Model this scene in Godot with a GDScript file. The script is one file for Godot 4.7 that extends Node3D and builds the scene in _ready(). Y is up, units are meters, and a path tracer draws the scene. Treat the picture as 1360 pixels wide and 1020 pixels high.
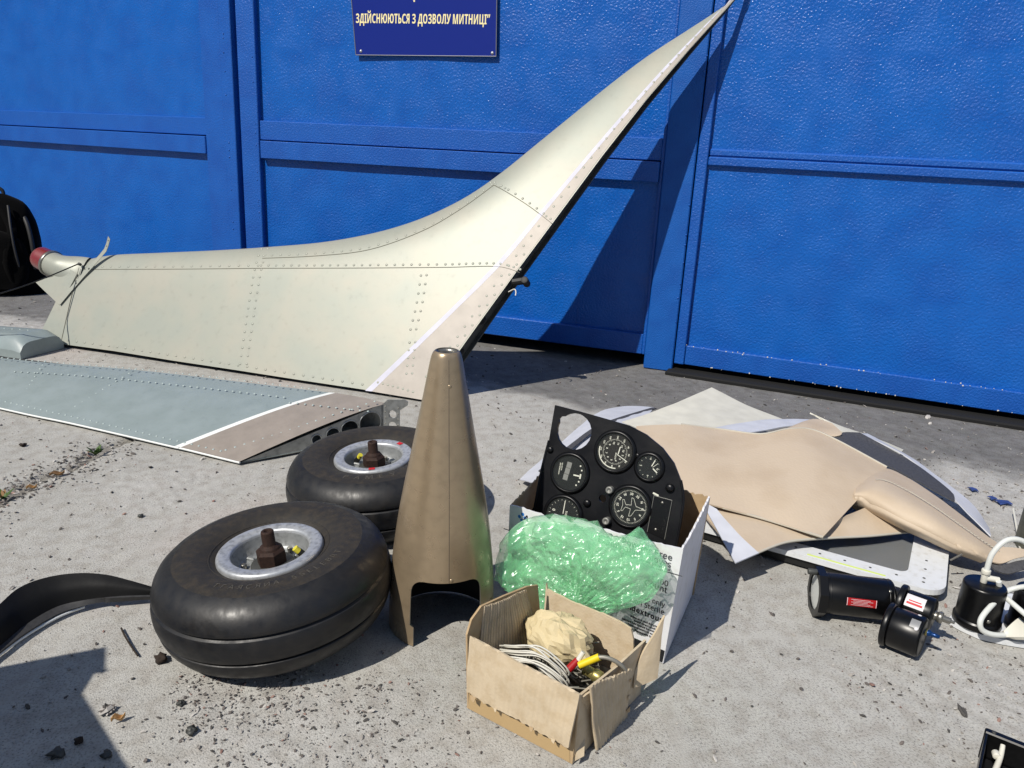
extends Node3D
# A customs yard: aircraft parts laid out on concrete in front of a blue steel gate.

var names := {}
var tex := {}
var M := {}

func _ready():
	# ---- camera, sky, sun, exposure
	var cam := Camera3D.new()
	cam.name = "camera"
	cam.fov = 52.64
	cam.near = 0.05
	cam.far = 400.0
	cam.position = Vector3(0, 0.86, 0)
	cam.rotation_degrees = Vector3(-16.6, 0, 3.0)
	add_child(cam)
	cam.current = true
	var env := Environment.new()
	var sky := Sky.new()
	var sm := ProceduralSkyMaterial.new()
	sm.sky_top_color = Color(0.36, 0.49, 0.68)
	sm.sky_horizon_color = Color(0.70, 0.77, 0.84)
	sm.sky_curve = 0.12
	sm.sky_energy_multiplier = 1.0
	sm.ground_bottom_color = Color(0.36, 0.35, 0.33)
	sm.ground_horizon_color = Color(0.62, 0.64, 0.66)
	sm.sky_cover = clouds()
	sm.sky_cover_modulate = Color(1, 1, 1, 0.75)
	sky.sky_material = sm
	env.background_mode = Environment.BG_SKY
	env.sky = sky
	env.background_energy_multiplier = 0.68
	env.tonemap_mode = Environment.TONE_MAPPER_LINEAR
	env.tonemap_exposure = 1.0
	env.sdfgi_enabled = true
	env.ssao_enabled = true
	env.ssil_enabled = true
	var we := WorldEnvironment.new()
	we.name = "world_environment"
	we.environment = env
	add_child(we)
	var sun := DirectionalLight3D.new()
	sun.name = "sun"
	sun.light_energy = 1.58
	sun.light_color = Color(1.0, 0.975, 0.935)
	sun.light_angular_distance = 0.5
	sun.shadow_enabled = true
	add_child(sun)
	sun.look_at_from_position(Vector3.ZERO, Vector3(0.4547, -0.7426, -0.4917), Vector3.UP)
	materials()
	# ---- the setting
	build_ground()
	build_gates()
	build_building()
	# ---- the things
	build_sign()
	build_fin()
	build_elevator()
	build_trim_tip()
	build_wheels()
	build_cone()
	build_fender()
	build_glove_box()
	build_panel()
	build_carton()
	build_bag()
	build_sheets()
	build_instruments()
	build_backpack()
	build_small_things()

# ------------------------------------------------------------------ helpers
func numbered(called: String) -> String:
	if not names.has(called):
		names[called] = 0
		return called
	names[called] += 1
	return "%s_%03d" % [called, names[called]]

func tag(o, label: String, category: String, group := ""):
	o.set_meta("label", label)
	o.set_meta("category", category)
	if group: o.set_meta("group", group)
	return o

func thing(called: String, label: String, category: String, xf := Transform3D.IDENTITY, group := "") -> Node3D:
	var o := Node3D.new()
	o.name = numbered(called)
	add_child(o)
	o.transform = xf
	tag(o, label, category, group)
	return o

func obj(called: String, st, m: Material, parent = null) -> MeshInstance3D:
	var o := MeshInstance3D.new()
	o.name = numbered(called) if parent == null else called
	var me: Mesh
	if st is SurfaceTool:
		st.generate_normals()
		me = st.commit()
	else:
		me = st
	o.mesh = me
	o.material_override = m
	if parent == null: add_child(o, true)
	else: parent.add_child(o, true)
	return o

func S() -> SurfaceTool:
	var st := SurfaceTool.new()
	st.begin(Mesh.PRIMITIVE_TRIANGLES)
	st.set_smooth_group(0)
	return st

func flat(st: SurfaceTool): st.set_smooth_group(-1)
func smooth(st: SurfaceTool): st.set_smooth_group(0)

func tri(st: SurfaceTool, a: Vector3, b: Vector3, c: Vector3, out: Vector3):
	if (a - c).cross(a - b).dot(out) < 0.0:
		var t := b
		b = c
		c = t
	st.add_vertex(a)
	st.add_vertex(b)
	st.add_vertex(c)

func quad(st: SurfaceTool, a: Vector3, b: Vector3, c: Vector3, d: Vector3, out: Vector3):
	tri(st, a, b, c, out)
	tri(st, a, c, d, out)

func bx(st: SurfaceTool, xf: Transform3D, size: Vector3, b := 0.0):
	flat(st)
	var h := size * 0.5
	b = minf(b, minf(h.x, minf(h.y, h.z)) * 0.9)
	var c := [Vector3(1, 0, 0), Vector3(0, 1, 0), Vector3(0, 0, 1)]
	for i in 3:
		for s in [-1.0, 1.0]:
			var j := (i + 1) % 3
			var k := (i + 2) % 3
			var q := []
			for p in [[-1, -1], [1, -1], [1, 1], [-1, 1]]:
				var v := Vector3.ZERO
				v[i] = s * h[i]
				v[j] = p[0] * (h[j] - b)
				v[k] = p[1] * (h[k] - b)
				q.append(xf * v)
			quad(st, q[0], q[1], q[2], q[3], xf.basis * (c[i] * s))
	if b <= 0.0: return
	for i in 3:
		var j := (i + 1) % 3
		var k := (i + 2) % 3
		for sj in [-1.0, 1.0]:
			for sk in [-1.0, 1.0]:
				var q := []
				for p in [[-1, 0], [1, 0], [1, 1], [-1, 1]]:
					var v := Vector3.ZERO
					v[i] = p[0] * (h[i] - b)
					v[j] = sj * (h[j] - (b if p[1] == 1 else 0.0))
					v[k] = sk * (h[k] - (0.0 if p[1] == 1 else b))
					q.append(xf * v)
				quad(st, q[0], q[1], q[2], q[3], xf.basis * (c[j] * sj + c[k] * sk))
	for sx in [-1.0, 1.0]:
		for sy in [-1.0, 1.0]:
			for sz in [-1.0, 1.0]:
				var s := Vector3(sx, sy, sz)
				tri(st, xf * (s * Vector3(h.x, h.y - b, h.z - b)), xf * (s * Vector3(h.x - b, h.y, h.z - b)), xf * (s * Vector3(h.x - b, h.y - b, h.z)), xf.basis * s)

func T(x: float, y: float, z: float) -> Transform3D: return Transform3D(Basis.IDENTITY, Vector3(x, y, z))

func look(at: Vector3, y: Vector3, x := Vector3.RIGHT) -> Transform3D:   # a frame at a point whose y axis runs along y
	y = y.normalized()
	if absf(x.normalized().dot(y)) > 0.98: x = Vector3.FORWARD
	var z := x.cross(y).normalized()
	return Transform3D(Basis(y.cross(z), y, z), at)

func lathe(st: SurfaceTool, prof: Array, seg: int, xf := Transform3D.IDENTITY, a0 := 0.0, a1 := TAU):   # prof: Vector2(radius, height)
	smooth(st)
	for i in prof.size() - 1:
		for k in seg:
			var u := a0 + (a1 - a0) * k / seg
			var w := a0 + (a1 - a0) * (k + 1) / seg
			if k == seg - 1 and is_equal_approx(a1 - a0, TAU): w = a0
			var p: Vector2 = prof[i]
			var q: Vector2 = prof[i + 1]
			var a := xf * Vector3(p.x * cos(u), p.y, p.x * sin(u))
			var b := xf * Vector3(p.x * cos(w), p.y, p.x * sin(w))
			var c := xf * Vector3(q.x * cos(w), q.y, q.x * sin(w))
			var d := xf * Vector3(q.x * cos(u), q.y, q.x * sin(u))
			if p.x > 1e-6:
				st.add_vertex(a)
				st.add_vertex(b)
				st.add_vertex(c)
			if q.x > 1e-6:
				st.add_vertex(a)
				st.add_vertex(c)
				st.add_vertex(d)

func crisp(pts: Array, e := 0.0006) -> Array:   # doubles the corners of a profile so that they stay crisp under smooth shading
	var r := []
	for i in pts.size():
		if i > 0 and i < pts.size() - 1:
			var p: Vector2 = pts[i]
			r.append(p + (pts[i - 1] - p).limit_length(e))
			r.append(p + (pts[i + 1] - p).limit_length(e))
		else: r.append(pts[i])
	return r

func grid(st: SurfaceTool, P: Array, close := false):
	smooth(st)
	for i in P.size() - 1:
		var n: int = P[i].size()
		for k in (n if close else n - 1):
			var l := (k + 1) % n
			st.add_vertex(P[i][k])
			st.add_vertex(P[i][l])
			st.add_vertex(P[i + 1][l])
			st.add_vertex(P[i][k])
			st.add_vertex(P[i + 1][l])
			st.add_vertex(P[i + 1][k])

func cr(a, b, c, d, t: float):
	return 0.5 * ((2.0 * b) + (c - a) * t + (2.0 * a - 5.0 * b + 4.0 * c - d) * t * t + (3.0 * b - a - 3.0 * c + d) * t * t * t)

func curve(p: Array, n: int) -> Array:   # Catmull-Rom through the points, n steps per span
	var r := []
	for i in p.size() - 1:
		for k in n:
			r.append(cr(p[maxi(i - 1, 0)], p[i], p[i + 1], p[mini(i + 2, p.size() - 1)], float(k) / n))
	r.append(p[-1])
	return r

func patch(rows: Array, nu: int, nv: int) -> Array:
	var fine := []
	for r in rows: fine.append(curve(r, nu))
	var out := []
	for k in fine[0].size():
		var col := []
		for r in fine: col.append(r[k])
		out.append(curve(col, nv))
	return out

func sheet(st: SurfaceTool, P: Array, th: float, noise: FastNoiseLite = null, amp := 0.0):
	var n := P.size()
	var m: int = P[0].size()
	var A := []
	var B := []
	for i in n:
		var ra := []
		var rb := []
		for k in m:
			var du: Vector3 = P[mini(i + 1, n - 1)][k] - P[maxi(i - 1, 0)][k]
			var dv: Vector3 = P[i][mini(k + 1, m - 1)] - P[i][maxi(k - 1, 0)]
			var nn := du.cross(dv).normalized()
			if nn.y < 0.0: nn = -nn
			var p: Vector3 = P[i][k]
			if noise: p += nn * amp * noise.get_noise_3dv(p * 100.0)
			ra.append(p)
			rb.append(p - nn * th)
		A.append(ra)
		B.append(rb)
	grid(st, A)
	grid(st, B)
	flat(st)
	for i in n - 1:
		for k in [0, m - 1]:
			quad(st, A[i][k], A[i + 1][k], B[i + 1][k], B[i][k], A[i][k] - A[i][1 if k == 0 else m - 2])
	for k in m - 1:
		for i in [0, n - 1]:
			quad(st, A[i][k], A[i][k + 1], B[i][k + 1], B[i][k], A[i][k] - A[1 if i == 0 else n - 2][k])

func tube(st: SurfaceTool, pts: Array, r: float, seg := 8, cap := true, r2 := -1.0):
	var rows := []
	var up := Vector3(0.13, 0.9, 0.2).normalized()
	var n := pts.size()
	for i in n:
		var d: Vector3 = (pts[mini(i + 1, n - 1)] - pts[maxi(i - 1, 0)]).normalized()
		if absf(d.dot(up)) > 0.97: up = Vector3(0.9, 0.1, -0.3).normalized()
		var x := d.cross(up).normalized()
		var y := x.cross(d).normalized()
		up = y
		var rr := r if r2 < 0.0 else lerpf(r, r2, float(i) / (n - 1))
		var row := []
		for k in seg:
			var a := TAU * k / seg
			row.append(pts[i] + (x * cos(a) + y * sin(a)) * rr)
		rows.append(row)
	grid(st, rows, true)
	if cap:
		flat(st)
		for e in [0, n - 1]:
			for k in range(1, seg - 1):
				tri(st, rows[e][0], rows[e][k], rows[e][k + 1], pts[e] - pts[1 if e == 0 else n - 2])

func cyl(st: SurfaceTool, xf: Transform3D, r: float, y0: float, y1: float, seg := 32, b := 0.001):
	lathe(st, crisp([Vector2(0, y0), Vector2(r - b, y0), Vector2(r, y0 + b), Vector2(r, y1 - b), Vector2(r - b, y1), Vector2(0, y1)], b * 0.3), seg, xf)

func slab(st: SurfaceTool, poly: PackedVector2Array, z0: float, z1: float, xf := Transform3D.IDENTITY, holes := []):   # an extruded outline, with holes let in by bridging
	flat(st)
	var outline := poly
	if Geometry2D.is_polygon_clockwise(outline): outline.reverse()
	var sides := [outline]
	var merged := outline
	for h in holes:
		var hole: PackedVector2Array = h
		if not Geometry2D.is_polygon_clockwise(hole): hole.reverse()
		sides.append(hole)
		var best := INF
		var bi := 0
		var bj := 0
		for i in merged.size():
			for j in hole.size():
				var d := merged[i].distance_squared_to(hole[j])
				if d < best:
					best = d
					bi = i
					bj = j
		var next := PackedVector2Array()
		for i in merged.size():
			next.append(merged[i])
			if i == bi:
				for j in hole.size() + 1: next.append(hole[(bj + j) % hole.size()])
				next.append(merged[i] + Vector2(1e-6, 1e-6))
		merged = next
	var idx := Geometry2D.triangulate_polygon(merged)
	for i in range(0, idx.size(), 3):
		for z in [z0, z1]:
			var q := []
			for k in 3:
				var v := merged[idx[i + k]]
				q.append(xf * Vector3(v.x, v.y, z))
			tri(st, q[0], q[1], q[2], xf.basis.z * (z - (z0 + z1) * 0.5))
	for s in sides:
		var n: int = s.size()
		for i in n:
			var a: Vector2 = s[i]
			var b: Vector2 = s[(i + 1) % n]
			var o := Vector2(b.y - a.y, a.x - b.x)
			quad(st, xf * Vector3(a.x, a.y, z0), xf * Vector3(b.x, b.y, z0), xf * Vector3(b.x, b.y, z1), xf * Vector3(a.x, a.y, z1), xf.basis * Vector3(o.x, o.y, 0))

func ring(c: Vector2, r: float, n := 40) -> PackedVector2Array:
	var p := PackedVector2Array()
	for k in n: p.append(c + Vector2(cos(TAU * k / n), sin(TAU * k / n)) * r)
	return p

func rounded(x0: float, y0: float, x1: float, y1: float, r: float, n := 6) -> PackedVector2Array:
	var p := PackedVector2Array()
	for c in [[x1 - r, y1 - r, 0.0], [x0 + r, y1 - r, 0.25], [x0 + r, y0 + r, 0.5], [x1 - r, y0 + r, 0.75]]:
		for k in n + 1:
			var a: float = TAU * (c[2] + 0.25 * k / n)
			p.append(Vector2(c[0] + r * cos(a), c[1] + r * sin(a)))
	return p

func dome(st: SurfaceTool, at: Vector3, n: Vector3, r: float, h: float, seg := 8):
	lathe(st, [Vector2(r, 0), Vector2(r * 0.86, h * 0.5), Vector2(r * 0.5, h * 0.87), Vector2(0, h)], seg, look(at, n))

func words(said: String, w: float, h: float, m: Material, parent: Node3D, xf: Transform3D, align := 0, bold := true, called := "lettering") -> MeshInstance3D:   # h is the height of the whole text box, w its width (0 keeps the proportion); align -1 left, 0 centre, 1 right
	var t := TextMesh.new()
	var f := SystemFont.new()
	f.font_names = PackedStringArray(["Droid Sans"])
	f.font_weight = 700 if bold else 400
	t.font = f
	t.font_size = 48
	t.pixel_size = 0.01
	t.depth = 0.02
	t.text = said
	var b := t.get_aabb()
	var sy := h / b.size.y
	var sx := w / b.size.x if w > 0.0 else sy
	var o := MeshInstance3D.new()
	o.name = called
	o.mesh = t
	o.material_override = m
	var ax: float = [b.position.x, b.get_center().x, b.end.x][align + 1]
	o.transform = xf * Transform3D(Basis.from_scale(Vector3(sx, sy, 0.03)), Vector3(-ax * sx, -b.get_center().y * sy, 0.0003))
	parent.add_child(o, true)
	return o

# ------------------------------------------------------------------ textures and materials
func noise(s: int, freq: float, type := FastNoiseLite.TYPE_SIMPLEX_SMOOTH, oct := 4) -> FastNoiseLite:
	var n := FastNoiseLite.new()
	n.seed = s
	n.frequency = freq
	n.noise_type = type
	n.fractal_octaves = oct
	n.fractal_type = FastNoiseLite.FRACTAL_FBM if oct > 1 else FastNoiseLite.FRACTAL_NONE
	return n

func ntex(key: String, n: FastNoiseLite, size := 512, ramp: Array = []) -> NoiseTexture2D:   # ramp: [offset, grey or colour] pairs
	if tex.has(key): return tex[key]
	var t := NoiseTexture2D.new()
	t.width = size
	t.height = size
	t.seamless = true
	t.noise = n
	if ramp:
		var g := Gradient.new()
		var off := PackedFloat32Array()
		var col := PackedColorArray()
		for r in ramp:
			off.append(r[0])
			col.append(r[1] if r[1] is Color else Color(r[1], r[1], r[1]))
		g.offsets = off
		g.colors = col
		t.color_ramp = g
	tex[key] = t
	return t

func clouds() -> NoiseTexture2D:
	return ntex("clouds", noise(5, 0.006, FastNoiseLite.TYPE_SIMPLEX_SMOOTH, 5), 512, [[0.0, Color(0, 0, 0, 0)], [0.5, Color(0, 0, 0, 0)], [0.75, Color(0.9, 0.91, 0.93, 0.8)], [1.0, Color(1, 1, 1, 1)]])

func mat(key: String, c: Color, rough := 0.6, metal := 0.0, spec := 0.5) -> StandardMaterial3D:
	var m := StandardMaterial3D.new()
	m.resource_name = key
	m.albedo_color = c
	m.roughness = rough
	m.metallic = metal
	m.metallic_specular = spec
	m.cull_mode = BaseMaterial3D.CULL_DISABLED
	M[key] = m
	return m

func wear(m: StandardMaterial3D, t: Texture2D, scale: float, over: Texture2D = null):   # blotches of dirt over the whole thing
	m.albedo_texture = t
	m.uv1_triplanar = true
	m.uv1_scale = Vector3.ONE * scale
	if over:
		m.detail_enabled = true
		m.detail_albedo = over
		m.detail_blend_mode = BaseMaterial3D.BLEND_MODE_MUL

func relief(m: StandardMaterial3D, t: Texture2D, cm: float):
	m.heightmap_enabled = true
	m.heightmap_texture = t
	m.heightmap_scale = cm
	m.uv1_triplanar = true

func rough_tex(m: StandardMaterial3D, t: Texture2D, r: float):
	m.roughness = r
	m.roughness_texture = t

func materials():
	var blotch := ntex("blotch", noise(11, 0.012), 512, [[0.2, 0.945], [0.8, 1.0]])
	var grime := ntex("grime", noise(12, 0.02, FastNoiseLite.TYPE_SIMPLEX_SMOOTH, 5), 512, [[0.15, 0.80], [0.45, 0.95], [0.65, 1.0]])
	var gritty := ntex("gritty", noise(13, 0.12, FastNoiseLite.TYPE_SIMPLEX_SMOOTH, 3), 512, [[0.2, 0.75], [0.5, 0.95], [0.8, 1.0]])
	var fine := ntex("fine", noise(14, 0.09, FastNoiseLite.TYPE_SIMPLEX_SMOOTH, 4), 512)
	var wob := ntex("wob", noise(15, 0.015, FastNoiseLite.TYPE_SIMPLEX_SMOOTH, 2), 512)
	var rgh := ntex("rgh", noise(16, 0.02, FastNoiseLite.TYPE_SIMPLEX_SMOOTH, 5), 512, [[0.2, 0.7], [0.8, 1.0]])
	# gate paint: thick wrinkled enamel on sheet steel
	var wrinkle := ntex("wrinkle", noise(21, 0.058, FastNoiseLite.TYPE_SIMPLEX, 4), 1024)
	var bluetone := ntex("bluetone", noise(22, 0.007, FastNoiseLite.TYPE_SIMPLEX_SMOOTH, 5), 512, [[0.15, Color(0.87, 0.92, 0.95)], [0.45, Color(0.95, 0.965, 0.975)], [0.8, Color(1.0, 1.0, 1.0)]])
	var g := mat("gate_sheet", Color(0.05, 0.345, 0.672), 0.34, 0.0, 0.45)
	wear(g, bluetone, 1.15)
	relief(g, wrinkle, 0.17)
	rough_tex(g, ntex("glossvary", noise(23, 0.012, FastNoiseLite.TYPE_SIMPLEX_SMOOTH, 4), 512, [[0.3, 0.68], [0.5, 0.82], [0.7, 1.0]]), 0.42)
	g = mat("gate_frame", Color(0.045, 0.325, 0.655), 0.42, 0.0, 0.5)
	wear(g, bluetone, 1.4)
	relief(g, wrinkle, 0.13)
	g = mat("gate_post", Color(0.065, 0.335, 0.65), 0.5, 0.0, 0.4)
	wear(g, bluetone, 2.1)
	relief(g, wrinkle, 0.09)
	mat("sign_plate", Color(0.03, 0.125, 0.48), 0.30)
	mat("sign_edge", Color(0.45, 0.46, 0.50), 0.4, 0.3)
	mat("sign_ink", Color(0.93, 0.88, 0.66), 0.6)
	mat("black_strip", Color(0.022, 0.022, 0.024), 0.85)
	relief(M.black_strip, gritty, 0.2)
	var w := mat("plaster", Color(0.62, 0.60, 0.56), 0.9)
	wear(w, blotch, 0.5)
	# aircraft paint
	var a := mat("cream_paint", Color(0.605, 0.607, 0.572), 0.43, 0.10, 0.36)
	wear(a, ntex("creamtone", noise(31, 0.01), 512, [[0.2, Color(0.955, 0.975, 0.97)], [0.8, Color(1, 0.992, 0.975)]]), 0.8, ntex("scuff", noise(32, 0.05, FastNoiseLite.TYPE_SIMPLEX_SMOOTH, 5), 512, [[0.0, 0.94], [0.22, 0.99], [0.4, 1.0]]))
	a = mat("beige_paint", Color(0.615, 0.59, 0.56), 0.46, 0.08, 0.36)
	wear(a, blotch, 1.5, tex["scuff"])
	a = mat("lilac_stripe", Color(0.73, 0.73, 0.79), 0.5)
	wear(a, blotch, 2.0)
	a = mat("seam", Color(0.42, 0.41, 0.36), 0.6)
	a = mat("spar_metal", Color(0.29, 0.295, 0.285), 0.55, 0.3)
	wear(a, grime, 2.0)
	a = mat("wheel_bowl", Color(0.60, 0.61, 0.61), 0.5, 0.5)
	wear(a, grime, 9.0)
	a = mat("bare_aluminium", Color(0.62, 0.63, 0.63), 0.38, 0.85)
	wear(a, grime, 4.0)
	rough_tex(a, rgh, 0.5)
	a = mat("pale_aluminium", Color(0.74, 0.75, 0.76), 0.42, 0.55)
	wear(a, grime, 7.0)
	a = mat("dark_hole", Color(0.02, 0.02, 0.02), 0.9)
	a = mat("red_lens", Color(0.45, 0.03, 0.04), 0.18)
	a.clearcoat_enabled = true
	a = mat("blue_grey_paint", Color(0.525, 0.57, 0.575), 0.42)
	wear(a, ntex("bgtone", noise(33, 0.012, FastNoiseLite.TYPE_SIMPLEX_SMOOTH, 5), 512, [[0.2, Color(0.955, 0.96, 0.955)], [0.7, Color(1, 1, 1)]]), 1.4, tex["scuff"])
	rough_tex(a, rgh, 0.48)
	mat("rivet_blue", Color(0.62, 0.67, 0.66), 0.4)
	mat("rivet_taupe", Color(0.66, 0.63, 0.60), 0.4)
	a = mat("taupe_paint", Color(0.57, 0.535, 0.50), 0.45)
	wear(a, blotch, 2.2, tex["scuff"])
	a = mat("white_line", Color(0.86, 0.87, 0.86), 0.45)
	a = mat("cone_paint", Color(0.63, 0.56, 0.46), 0.29, 0.55, 0.5)
	wear(a, ntex("conetone", noise(34, 0.03, FastNoiseLite.TYPE_SIMPLEX_SMOOTH, 5), 512, [[0.15, 0.93], [0.4, 0.98], [0.6, 1.0]]), 2.4)
	rough_tex(a, rgh, 0.36)
	a = mat("cone_seam", Color(0.40, 0.355, 0.295), 0.6)
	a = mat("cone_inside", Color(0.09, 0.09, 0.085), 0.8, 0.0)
	# rubber
	a = mat("tyre_rubber", Color(0.105, 0.107, 0.118), 0.45, 0.0, 0.5)
	wear(a, ntex("tyretone", noise(41, 0.02, FastNoiseLite.TYPE_SIMPLEX_SMOOTH, 5), 512, [[0.2, Color(0.62, 0.64, 0.70)], [0.45, Color(0.76, 0.76, 0.76)], [0.7, Color(0.95, 0.90, 0.84)], [0.85, Color(1.0, 0.94, 0.86)]]), 4.0)
	rough_tex(a, ntex("tyrerough", noise(42, 0.02, FastNoiseLite.TYPE_SIMPLEX_SMOOTH, 5), 512, [[0.25, 0.62], [0.75, 1.0]]), 0.62)
	relief(a, fine, 0.010)
	a = mat("tyre_side", Color(0.215, 0.203, 0.188), 0.62, 0.0, 0.4)
	wear(a, ntex("sidetone", noise(43, 0.03, FastNoiseLite.TYPE_SIMPLEX_SMOOTH, 5), 512, [[0.2, Color(0.76, 0.77, 0.80)], [0.5, Color(0.86, 0.85, 0.83)], [0.8, Color(1.0, 0.96, 0.90)]]), 3.0)
	relief(a, fine, 0.04)
	a = mat("tyre_print", Color(0.30, 0.285, 0.26), 0.7)
	wear(a, grime, 14.0)
	a = mat("rusty_steel", Color(0.20, 0.125, 0.09), 0.75, 0.3)
	wear(a, grime, 12.0)
	relief(a, fine, 0.06)
	a = mat("yellow_cap", Color(0.80, 0.76, 0.22), 0.5)
	a = mat("red_mark", Color(0.72, 0.10, 0.13), 0.6)
	a = mat("fender_black", Color(0.035, 0.035, 0.038), 0.6, 0.0, 0.35)
	relief(a, fine, 0.04)
	a = mat("fender_grey", Color(0.20, 0.20, 0.205), 0.6)
	wear(a, grime, 9.0)
	# boxes
	var card := ntex("cardtone", noise(51, 0.02, FastNoiseLite.TYPE_SIMPLEX_SMOOTH, 5), 512, [[0.1, Color(0.95, 0.935, 0.91)], [0.6, Color(1, 1, 1)]])
	a = mat("cardboard", Color(0.765, 0.702, 0.60), 0.85, 0.0, 0.25)
	wear(a, card, 3.5)
	relief(a, fine, 0.03)
	a = mat("cardboard_dark", Color(0.69, 0.60, 0.475), 0.9, 0.0, 0.2)
	wear(a, card, 3.0)
	a = mat("tape", Color(0.68, 0.58, 0.42), 0.45)
	a = mat("white_card", Color(0.84, 0.84, 0.855), 0.6)
	wear(a, ntex("whitetone", noise(52, 0.02, FastNoiseLite.TYPE_SIMPLEX_SMOOTH, 5), 512, [[0.1, Color(0.92, 0.91, 0.89)], [0.35, Color(0.985, 0.985, 0.98)], [0.7, Color(1, 1, 1)]]), 2.5)
	mat("print_black", Color(0.10, 0.10, 0.11), 0.6)
	mat("print_grey", Color(0.30, 0.31, 0.33), 0.6)
	mat("print_blue", Color(0.10, 0.42, 0.72), 0.6)
	mat("print_white", Color(0.88, 0.88, 0.88), 0.6)
	# instrument panel
	a = mat("panel_black", Color(0.05, 0.053, 0.066), 0.40, 0.0, 0.36)
	relief(a, fine, 0.02)
	rough_tex(a, rgh, 0.48)
	mat("dial_face", Color(0.07, 0.074, 0.072), 0.8, 0.0, 0.2)
	mat("dial_brown", Color(0.12, 0.105, 0.09), 0.8, 0.0, 0.2)
	mat("dial_mark", Color(0.80, 0.80, 0.74), 0.6)
	mat("dial_window", Color(0.46, 0.46, 0.44), 0.5)
	mat("black_plastic", Color(0.04, 0.041, 0.048), 0.34, 0.0, 0.4)
	mat("knob_grey", Color(0.50, 0.50, 0.48), 0.45, 0.4)
	a = mat("glass", Color(0.9, 0.95, 0.95, 0.02), 0.05, 0.0, 0.25)
	a.transparency = BaseMaterial3D.TRANSPARENCY_ALPHA
	a = mat("black_case", Color(0.045, 0.046, 0.052), 0.33, 0.0, 0.42)
	wear(a, ntex("casetone", noise(61, 0.03, FastNoiseLite.TYPE_SIMPLEX_SMOOTH, 5), 512, [[0.3, 0.7], [0.6, 0.82], [0.9, 1.0]]), 6.0)
	mat("label_red", Color(0.62, 0.06, 0.08), 0.5)
	mat("label_white", Color(0.80, 0.79, 0.80), 0.5)
	mat("label_silver", Color(0.60, 0.60, 0.60), 0.4, 0.4)
	mat("scrap_blue", Color(0.16, 0.24, 0.46), 0.7)
	mat("fitting_blue", Color(0.05, 0.22, 0.42), 0.3, 0.5)
	mat("steel", Color(0.55, 0.54, 0.51), 0.35, 0.8)
	a = mat("milky_tube", Color(0.83, 0.84, 0.82), 0.35)
	a.backlight_enabled = true
	a.backlight = Color(0.5, 0.5, 0.5)
	mat("white_plastic", Color(0.80, 0.79, 0.74), 0.45)
	# sheets
	a = mat("tan_leather", Color(0.735, 0.672, 0.59), 0.55, 0.0, 0.35)
	wear(a, ntex("tantone", noise(71, 0.008), 512, [[0.15, Color(0.955, 0.945, 0.93)], [0.6, Color(1, 1, 1)]]), 1.3)
	relief(a, ntex("leather", noise(72, 0.2, FastNoiseLite.TYPE_CELLULAR, 2), 512), 0.05)
	a = mat("sheet_edge", Color(0.70, 0.68, 0.63), 0.8)
	a = mat("cream_sheet", Color(0.80, 0.79, 0.74), 0.7)
	wear(a, blotch, 2.0)
	a = mat("lilac_sheet", Color(0.765, 0.775, 0.805), 0.6)
	wear(a, blotch, 2.0)
	a = mat("grey_sheet", Color(0.29, 0.29, 0.30), 0.7)
	wear(a, gritty, 2.0)
	a = mat("white_frame", Color(0.82, 0.83, 0.84), 0.4)
	wear(a, tex["whitetone"], 4.0)
	mat("chalk_yellow", Color(0.78, 0.84, 0.45), 0.8)
	a = mat("perspex", Color(0.55, 0.56, 0.56, 0.42), 0.3)
	a.transparency = BaseMaterial3D.TRANSPARENCY_ALPHA
	mat("gasket", Color(0.05, 0.05, 0.05), 0.6)
	a = mat("olive_metal", Color(0.36, 0.36, 0.31), 0.5, 0.3)
	wear(a, grime, 3.0)
	a = mat("bag_film", Color(0.55, 0.95, 0.67, 0.21), 0.22, 0.0, 0.6)
	a.transparency = BaseMaterial3D.TRANSPARENCY_ALPHA
	a.backlight_enabled = true
	a.backlight = Color(0.5, 0.5, 0.5)
	a = mat("crumpled_paper", Color(0.77, 0.71, 0.56), 0.7)
	a.backlight_enabled = true
	a.backlight = Color(0.25, 0.25, 0.25)
	mat("wire_white", Color(0.80, 0.79, 0.75), 0.5)
	mat("wire_grey", Color(0.55, 0.54, 0.50), 0.5, 0.4)
	mat("sleeve_yellow", Color(0.86, 0.76, 0.10), 0.5)
	mat("sleeve_red", Color(0.60, 0.05, 0.08), 0.5)
	mat("brass", Color(0.62, 0.58, 0.36), 0.35, 0.7)
	a = mat("backpack_cloth", Color(0.022, 0.022, 0.024), 1.0, 0.0, 0.2)
	relief(a, fine, 0.08)
	a.rim_enabled = true
	a.rim = 0.2
	mat("pack_trim", Color(0.10, 0.10, 0.105), 0.6)
	a = mat("leaf_green", Color(0.24, 0.34, 0.13), 0.6)
	a.backlight_enabled = true
	a.backlight = Color(0.3, 0.4, 0.15)
	mat("leaf_dry", Color(0.55, 0.42, 0.28), 0.8)
	mat("twig", Color(0.16, 0.12, 0.09), 0.9)
	mat("leaf_tan", Color(0.72, 0.56, 0.36), 0.8)

# ------------------------------------------------------------------ setting
func gate_depth(x: float, z: float) -> float:   # metres in front of the gate line
	var n := Vector3(-0.3173, 0, 0.9483) if x < 0.617 else Vector3(-0.3875, 0, 0.9219)
	return (Vector3(x, 0, z) - Vector3(0.617, 0, -3.225)).dot(n)

func steps(a: float, b: float, fine: float, far: float) -> PackedFloat32Array:
	var p := PackedFloat32Array()
	var lo := PackedFloat32Array()
	var d := fine * 1.6
	var v := a
	while v > -far:
		v -= d
		d *= 1.7
		lo.append(v)
	lo.reverse()
	p.append_array(lo)
	var n := int((b - a) / fine)
	for i in n + 1: p.append(a + fine * i)
	v = p[-1]
	d = fine * 1.6
	while v < far:
		v += d
		d *= 1.7
		p.append(v)
	return p

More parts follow.
